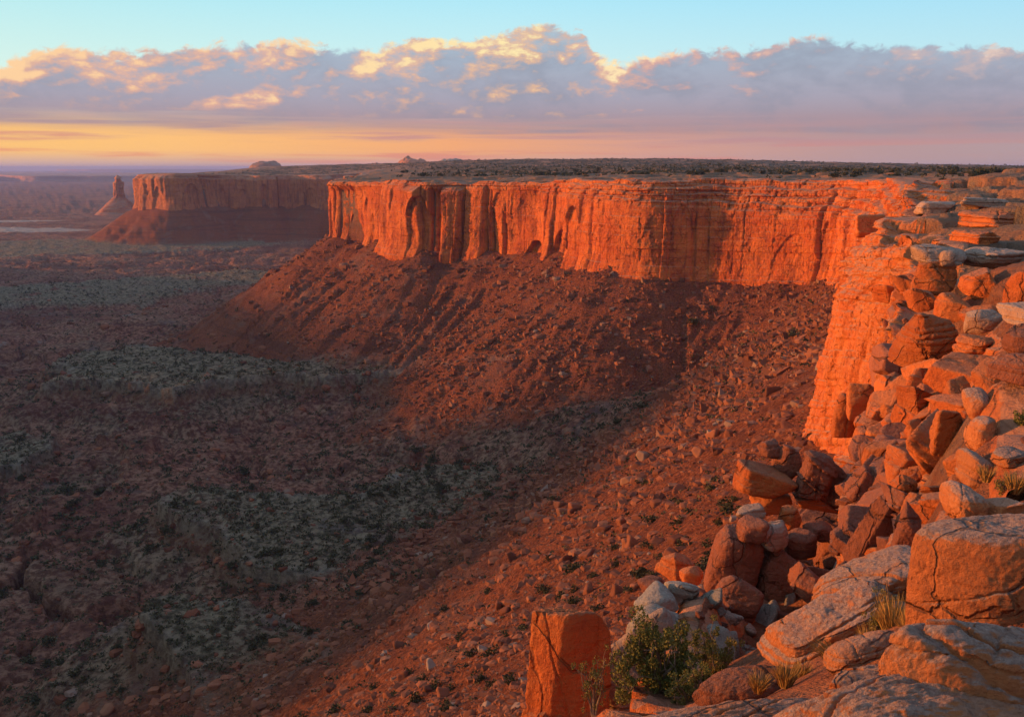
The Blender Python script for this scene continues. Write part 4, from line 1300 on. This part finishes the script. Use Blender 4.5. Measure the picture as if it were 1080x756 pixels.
# ------------------------------------------------------------------ vegetation
def leaf_mat(name, a, b_, c_):
    m, N, b = new_mat(name, .8, .2)
    rnd = N.node('ShaderNodeObjectInfo').outputs['Random']
    isl = N.node('ShaderNodeNewGeometry').outputs['Random Per Island']
    c = N.mix(isl, a, b_)
    c = N.mix(N.m('MULTIPLY', N.step(isl, .75, 1.0), .7), c, c_)
    N.put(b.inputs['Base Color'], c)
    return m


M_JUN = leaf_mat('juniper_leaf', (.085, .095, .026, 1), (.15, .145, .040, 1), (.24, .19, .055, 1))
M_JUNY = leaf_mat('yellow_juniper_leaf', (.13, .115, .030, 1), (.19, .15, .045, 1), (.25, .18, .06, 1))
M_SHRUB = leaf_mat('desert_shrub_leaf', (.034, .038, .020, 1), (.070, .070, .036, 1), (.12, .11, .06, 1))
M_STRAW = leaf_mat('dry_grass', (.28, .16, .05, 1), (.42, .26, .09, 1), (.22, .16, .06, 1))
M_BARK, _N, _b = new_mat('juniper_bark', .9, .1)
_N.put(_b.inputs['Base Color'], _N.mix(_N.noise(_N.node('ShaderNodeTexCoord').outputs['Object'], 9, 5, .6), (.11, .07, .05, 1), (.24, .18, .14, 1)))


def leaves(cen, rad, count, size, g, flat=1.0):
    """leaf sprays: small quads gathered in clumps"""
    V, F = [], []
    cen = np.asarray(cen)
    idx = g.integers(0, len(cen), count)
    dirs = g.normal(size=(count, 3))
    dirs /= np.linalg.norm(dirs, axis=1)[:, None]
    c = cen[idx] + dirs * (np.asarray(rad)[idx] * g.uniform(.25, 1, count) ** .5)[:, None] * np.array([1, 1, flat])
    a = dirs * .6 + g.normal(size=(count, 3)) * .55 + np.array([0, 0, .35])
    a /= np.linalg.norm(a, axis=1)[:, None]
    b = np.cross(a, g.normal(size=(count, 3)))
    b /= np.linalg.norm(b, axis=1)[:, None]
    s = size * g.uniform(.6, 1.5, count)[:, None]
    P_ = np.stack([c - b * s * .38, c + a * s * .55 - b * s * .5, c + a * s * 1.25, c + a * s * .55 + b * s * .5], 1)
    return P_.reshape(-1, 3), np.arange(count * 4).reshape(-1, 4)


def tube(pts, rad, sides=6):
    pts = np.asarray(pts, float)
    V = []
    for i, p in enumerate(pts):
        t = pts[min(i + 1, len(pts) - 1)] - pts[max(i - 1, 0)]
        t /= np.linalg.norm(t)
        s = np.cross(t, [.3, .9, .2])
        s /= np.linalg.norm(s)
        q = np.cross(t, s)
        for k in range(sides):
            an = 2 * math.pi * k / sides
            V.append(p + (s * math.cos(an) + q * math.sin(an)) * rad[i])
    F = []
    for i in range(len(pts) - 1):
        for k in range(sides):
            F.append((i * sides + k, i * sides + (k + 1) % sides, (i + 1) * sides + (k + 1) % sides, (i + 1) * sides + k))
    return V, F


def merge(parts):
    V, F, o = [], [], 0
    for v, f in parts:
        V.append(np.asarray(v))
        F.append(np.asarray(f) + o)
        o += len(v)
    return np.concatenate(V), np.concatenate(F)


def juniper(x0, y0, x1, y1, Y, label, seed, nb=9, nleaf=9000, mat=None, dep=.8, group=None):
    """gnarled juniper: forked stems, twigs and a ragged crown, filling its measured box"""
    g = np.random.default_rng(seed)
    c0, c1 = at(x0, y1, Y), at(x1, y0, Y)
    base = np.array([(c0[0] + c1[0]) / 2, Y, c0[2]])
    w, h = c1[0] - c0[0], c1[2] - c0[2]
    root = bpy.data.objects.new('juniper', None)
    root.location = base
    root.empty_display_size = .2
    COL.objects.link(root)
    tag(root, label, 'juniper', group)
    tubes, cen, rad = [], [], []
    for i in range(nb):
        an = 2 * math.pi * (i + g.uniform(-.3, .3)) / nb
        reach = g.uniform(.35, 1.0)
        tip = np.array([math.cos(an) * w * .46 * reach, math.sin(an) * w * .46 * reach * dep, h * (g.uniform(.35, .95) * (1.1 - .5 * reach))])
        mid = tip * .5 + np.array([g.uniform(-.08, .08) * w, g.uniform(-.08, .08) * w, h * .05])
        pts = [np.array([0, 0, -.15 * h]), mid * .5, mid, tip * .8 + g.normal(size=3) * .03 * w, tip]
        tubes.append(tube(pts, [.045 * w ** .8, .034 * w ** .8, .024 * w ** .8, .014 * w ** .8, .005]))
        for k in range(7):
            t = g.uniform(.45, 1.05)
            q = tip * t + g.normal(size=3) * np.array([.11 * w, .11 * w, .09 * h])
            q[2] = max(q[2], .04 * h)
            cen.append(q)
            rad.append(w * g.uniform(.045, .115))
            st_ = mid + (tip - mid) * g.uniform(.1, .9)
            tubes.append(tube([st_, (st_ + q) / 2 + g.normal(size=3) * .02 * w, q], [.010 * w ** .7, .007 * w ** .7, .003], 4))
    v, f = merge(tubes)
    lv, lf = leaves(cen, rad, nleaf, max(.016 * w, Y * .0014), g, .8)
    for _ in range(4):                        # grow the crown to its measured outline
        pu, pv = project(lv + base)
        ku, kv = (x1 - x0) / (pu.max() - pu.min()), (y1 - y0) / (pv.max() - pv.min())
        k3 = np.array([ku, ku, kv])
        lv, v = lv * k3, v * k3
        base = base + np.array([((x0 + x1) - (pu.max() + pu.min())) / 2, 0, -((y0 + y1) - (pv.max() + pv.min())) / 2]) * Y / F_PX
    root.location = base
    mesh_obj('trunk', v, f, M_BARK, root)
    mesh_obj('crown', lv, lf, mat or M_JUN, root, smooth=False)
    return root


juniper(642, 636, 762, 764, 13.2, 'large bushy juniper at the bottom edge, beside the pale boulder', 1, 16, 26000)
juniper(716, 646, 760, 708, 14.0, 'darker juniper branch behind the large bushy one', 2, 7, 5000)
juniper(738, 670, 786, 722, 12.6, 'yellow-green juniper clump right of the large one', 3, 8, 4000, M_JUNY)
juniper(700, 694, 760, 752, 12.2, 'low juniper bush half hidden by the bottom rock slab', 9, 8, 5000)
juniper(908, 618, 962, 692, 9.7, 'golden olive brush between the tilted slab and the big boulder', 11, 12, 5000, M_JUNY)
juniper(602, 678, 646, 752, 12.4, 'thin sparse juniper sapling in front of the square pillar', 4, 6, 1700)
juniper(1044, 226, 1094, 252, 140, 'round dark juniper growing at the right edge above the capstones', 5, 9, 4000, None, .8)
juniper(884, 498, 904, 530, 37, 'small bright green bush in the gully by the wall of blocks', 6, 6, 900)
juniper(856, 608, 898, 640, 25, 'olive bush in the shaded gully below the leaning slabs', 7, 7, 1800)
juniper(1048, 502, 1090, 530, 15.5, 'low yellowish brush on the sandy ramp at right', 8, 7, 1800, M_JUNY)
juniper(1066, 428, 1096, 456, 22, 'olive bush on the ramp at the right edge', 10, 7, 1500)


def grass(px, py, Y, h, count, label, seed, spread=.5, lean=0.0):
    g = np.random.default_rng(seed)
    c = at(px, py, Y)
    V, F = [], []
    for i in range(count):
        an = g.uniform(0, 6.283)
        b = np.array([math.cos(an), math.sin(an), 0]) * h * .22 * math.sqrt(g.random())
        tip = b + np.array([math.cos(an) * spread * g.uniform(.2, 1) + lean, math.sin(an) * spread * g.uniform(.2, 1), g.uniform(.6, 1.1)]) * h
        mid = b * .5 + tip * .5 + np.array([0, 0, .10 * h])
        s = np.cross(tip - b, g.normal(size=3))
        s = s / np.linalg.norm(s) * max(.0035, .00045 * Y)
        o = len(V)
        V += [b - s, b + s, mid + s * .8, mid - s * .8, tip + s * .2, tip - s * .2]
        F += [(o, o + 1, o + 2, o + 3), (o + 3, o + 2, o + 4, o + 5)]
    ob = mesh_obj('grass_tuft', V, F, M_STRAW, smooth=False)
    ob.location = c
    return tag(ob, label, 'grass tuft', 'dry grass tufts on the rim')


grass(942, 672, 9.2, .44, 420, 'largest dry grass tuft, left of the big boulder', 1, .55)
grass(915, 684, 9.0, .24, 220, 'round golden grass tuft under the end of the tilted slab', 2, .6)
grass(962, 678, 8.8, .34, 260, 'dry grass against the foot of the big boulder', 3, .6)
grass(882, 700, 8.6, .26, 140, 'leaning straw tuft in the middle of the soil patch', 4, .4, -.8)
grass(828, 724, 8.0, .24, 260, 'pale straw tuft behind the bottom slab', 5, .55)
grass(800, 730, 8.2, .20, 220, 'brownish grass tuft left of the pale straw tuft', 6, .7)
grass(846, 716, 8.6, .18, 180, 'short grass tuft below the undercut slab end', 7, .6)
grass(1070, 520, 14.6, .36, 240, 'golden grass tuft on the sandy ramp', 8, .6)
grass(1040, 508, 16, .30, 180, 'small grass tuft beside the pale spine', 9, .6)


# ------------------------------------------------------------------ boulders and shrubs of the canyon: the biggest one by one, the rest as ground cover
dg = bpy.context.evaluated_depsgraph_get()


def seen(x, y, z):
    hit, loc, *_ = SC.ray_cast(dg, (0, 0, 0), Vector((x, y, z)).normalized())
    return (not hit) or loc.length > .985 * math.sqrt(x * x + y * y + z * z) - .3


def sample(n, r0, r1, seed, a0=-32, a1=32):
    g = np.random.default_rng(seed)
    rr = np.exp(g.uniform(math.log(r0), math.log(r1), n))
    aa = np.radians(g.uniform(a0, a1, n))
    x, y = np.sin(aa) * rr, np.cos(aa) * rr
    z, d, tal, t, fr, rise, gul = land(x, y, True)
    return g, x, y, z, d, tal, t, fr, rise, rr


def stuff_mesh(name, base, P_, S_, g, mat, label, cat, squash=(1, 1, 1)):
    """many small pieces of ground cover as one mesh; base: list of (verts, faces)"""
    Vs, Fs, o = [], [], 0
    pick = g.integers(0, len(base), len(P_))
    yaw = g.uniform(0, 6.283, len(P_))
    for b in range(len(base)):
        k = np.flatnonzero(pick == b)
        v, f = base[b]
        c, s = np.cos(yaw[k])[:, None], np.sin(yaw[k])[:, None]
        vx, vy, vz = v[None, :, 0] * squash[0], v[None, :, 1] * squash[1], v[None, :, 2] * squash[2]
        q = np.stack([vx * c - vy * s, vx * s + vy * c, vz + 0 * c], -1) * S_[k][:, None, None] + P_[k][:, None, :]
        Vs.append(q.reshape(-1, 3))
        Fs.append((f[None] + (np.arange(len(k)) * len(v))[:, None, None]).reshape(-1, f.shape[1]) + o)
        o += len(k) * len(v)
    ob = mesh_obj(name, np.concatenate(Vs), np.concatenate(Fs), mat, smooth=False)
    return tag(ob, label, cat, kind='stuff')


def zone(x, y, t, tal):
    if t > .5:
        return 'top'
    if y > 640 and tal > .4:
        return 'far'
    return 'slope' if tal > .4 else 'floor'


M_TALROCK, _N, _b = new_mat('talus_rock', .9, .1)
_is = _N.node('ShaderNodeNewGeometry').outputs['Random Per Island']
_or = _N.node('ShaderNodeObjectInfo').outputs['Random']
_mixr = _N.m('FRACT', _N.m('ADD', _is, _or))
_c = _N.ramp(_mixr, [(0.0, (.10, .038, .026, 1)), (.5, (.23, .085, .048, 1)), (.90, (.28, .115, .066, 1)), (.97, (.24, .15, .11, 1)), (1.0, (.28, .22, .19, 1))])
_N.put(_b.inputs['Base Color'], _N.mix(_N.m('MULTIPLY', _N.noise(_N.node('ShaderNodeTexCoord').outputs['Object'], .8, 5, .7), .5), _c, (.12, .05, .035, 1)))

# rocks
def tiny_rock(seed):
    p, f = rock_shape(2, seed, dims=(1, .8, .62), facets=5, soft=20, rough=.12, fine=0, yaw=seed * 50, roll=seed * 13 % 40 - 20, jit=.3)
    return p, f


g, x, y, z, d, tal, t, fr, rise, rr = sample(190000, 60, 2000, 71)
wgt = np.clip(tal * .8 + rise * .7 + .16, 0, 1) * (.3 + .9 * sm(fbm(x / 45, y / 45, 3, 3), -.3, .4))
size = np.clip(.22 * g.pareto(1.45, len(x)) + .20, .20, 6.0) * np.clip(rr / 500, .35, 1.5)
size = np.minimum(size, np.where(rr > 450, .0048, .0075) * rr)
keep = (g.random(len(x)) < wgt) & (t < .05) & (size / rr > .0008)
x, y, z, tal, t, rr, size = [q[keep] for q in (x, y, z, tal, t, rr, size)]
order = np.argsort(-size / rr)
big, used = [], np.zeros(len(x), bool)
for i in order[:1500]:
    if len(big) >= 230:
        break
    used[i] = True
    if seen(x[i], y[i], z[i] + size[i] * .5):
        big.append(i)
talm = []
for i in range(10):
    gg = np.random.default_rng(900 + i)
    p, f = rock_shape(7, 900 + i, dims=(1, gg.uniform(.6, 1), gg.uniform(.45, .85)), facets=6, soft=20, rough=.12, fine=.04, yaw=gg.uniform(0, 360), jit=.3)
    ob = mesh_obj('boulder', p, f, M_TALROCK)
    talm.append(ob.data)
    bpy.data.objects.remove(ob)
LAB = {'far': ('fallen boulder on the talus apron under the long sunlit cliff', 'boulders on the far talus'), 'slope': ('fallen boulder on the dusky slope below the near rim', 'boulders on the near slope'),
       'floor': ('boulder lying on the shaded canyon floor', 'boulders on the canyon floor'), 'top': ('boulder on the mesa top', 'boulders on the mesa top')}
for i in big:
    la, gr = LAB[zone(x[i], y[i], t[i], tal[i])]
    put_rock(talm[int(g.integers(10))], x[i], y[i], z[i] + size[i] * .1, size[i], la, 'boulder', gr, 'boulder', g.uniform(0, 6.28), (g.uniform(-.3, .3), g.uniform(-.3, .3)))
rest = ~used
stuff_mesh('rubble', [tiny_rock(i) for i in range(1, 7)], np.stack([x, y, z - .12 * size], 1)[rest], size[rest], g, M_TALROCK, 'scattered rubble on the talus slopes and canyon floor', 'rubble')

# finer debris of the long talus apron
g, x, y, z, d, tal, t, fr, rise, rr = sample(170000, 430, 1500, 72, -14, 22)
size = np.clip(.5 * g.pareto(2.2, len(x)) + .45, .45, 3.2)
keep = (g.random(len(x)) < tal * (.15 + .85 * sm(fbm(x / 38, y / 38, 13, 4), -.2, .35))) & (t < .05) & (d > 2)


def chip(seed):
    p, f = rock_shape(1, seed, dims=(1, .8, .6), facets=3, soft=30, rough=.1, fine=0, beds=0, cracks=0, yaw=seed * 47, roll=seed * 17 % 50 - 25, jit=.35)
    return p, f


stuff_mesh('rubble', [chip(i) for i in range(1, 7)], np.stack([x, y, z - .1 * size], 1)[keep], size[keep], g, M_TALROCK, 'fine broken debris covering the talus apron under the long cliff', 'rubble')


# shrubs
def tiny_shrub(seed, count=16):
    gg = np.random.default_rng(seed)
    cen = gg.normal(size=(6, 3)) * np.array([.45, .45, .2]) + np.array([0, 0, .45])
    return leaves(cen, np.full(6, .45), count, .55, gg, .8)


def shrub_field(n, r0, r1, seed, cond, s0, s1, limit, labf, stuff_label, a0=-32, a1=32, gname='desert_shrub'):
    g, x, y, z, d, tal, t, fr, rise, rr = sample(n, r0, r1, seed, a0, a1)
    k = cond(g, x, y, d, tal, t, fr, rise, rr)
    x, y, z, tal, t, rr = [q[k] for q in (x, y, z, tal, t, rr)]
    size = g.uniform(s0, s1, len(x)) * np.exp(g.normal(0, .25, len(x))) * np.clip(rr / 600, .42, 1.15)
    used = np.zeros(len(x), bool)
    ms = []
    for i in range(6):
        gg = np.random.default_rng(seed + i)
        cen = gg.normal(size=(12, 3)) * np.array([.5, .5, .25]) + np.array([0, 0, .5])
        v, f = leaves(cen, np.full(12, .38), 260, .22, gg, .8)
        ob = mesh_obj(gname, v, f, M_SHRUB, smooth=False)
        ms.append(ob.data)
        bpy.data.objects.remove(ob)
    cnt = 0
    for i in np.argsort(-size / rr):
        if cnt >= limit:
            break
        used[i] = True
        if not seen(x[i], y[i], z[i] + size[i]):
            continue
        la, gr = labf(zone(x[i], y[i], t[i], tal[i]), rr[i])
        ob = bpy.data.objects.new(gname, ms[int(g.integers(6))])
        ob.location = (x[i], y[i], z[i] - .05 * size[i])
        s = size[i]
        ob.scale = (s * g.uniform(.85, 1.25), s * g.uniform(.85, 1.25), s * g.uniform(.8, 1.2))
        ob.rotation_euler = (0, 0, g.uniform(0, 6.28))
        COL.objects.link(ob)
        tag(ob, la, 'shrub', gr)
        cnt += 1
    rest = ~used
    if rest.any():
        stuff_mesh('shrubbery', [tiny_shrub(seed + i) for i in range(5)], np.stack([x, y, z - .05 * size], 1)[rest], size[rest], g, M_SHRUB, stuff_label, 'shrubs')


def c_floor(g, x, y, d, tal, t, fr, rise, rr):
    pat = np.clip(.55 * sm(fbm(x / 110, y / 110, 21, 4), -.05, .3) + .8 * np.clip(fr, 0, 1), 0, 1)
    w = (.40 + .60 * pat) * np.where(tal > .5, .16, 1.0) * np.clip(rr / 380, .25, 1)
    return (g.random(len(x)) < w * .62) & (t < .05)


def c_top(g, x, y, d, tal, t, fr, rise, rr):
    w = (.12 + .88 * sm(fbm(x / 130, y / 130, 33, 4), -.15, .2)) * sm(rr, 130, 900) * sm(-d, 30, 200)
    return (g.random(len(x)) < .9 * w) & (t > .95)


shrub_field(95000, 110, 3000, 81, c_floor, 1.0, 2.3, 170,
            lambda z_, r: {'floor': ('dark desert shrub on the shaded canyon floor', 'shrubs on the canyon floor'), 'slope': ('dark shrub on the stony slope below the near rim', 'shrubs on the near slope'),
                           'far': ('dark shrub near the foot of the far talus', 'shrubs on the far talus'), 'top': ('dark shrub on the mesa top', 'shrubs on the mesa top')}[z_], 'dark desert scrub dotting the benches of the canyon floor')
shrub_field(26000, 150, 4600, 91, c_top, 1.5, 3.0, 120, lambda z_, r: ('dark juniper on the ledgy plateau right of the long cliff', 'junipers on the plateau') if r < 800 else ('dark juniper on the mesa top behind the long cliff', 'junipers on the mesa top'),
            'dark juniper woodland on the mesa top', gname='juniper_shrub')
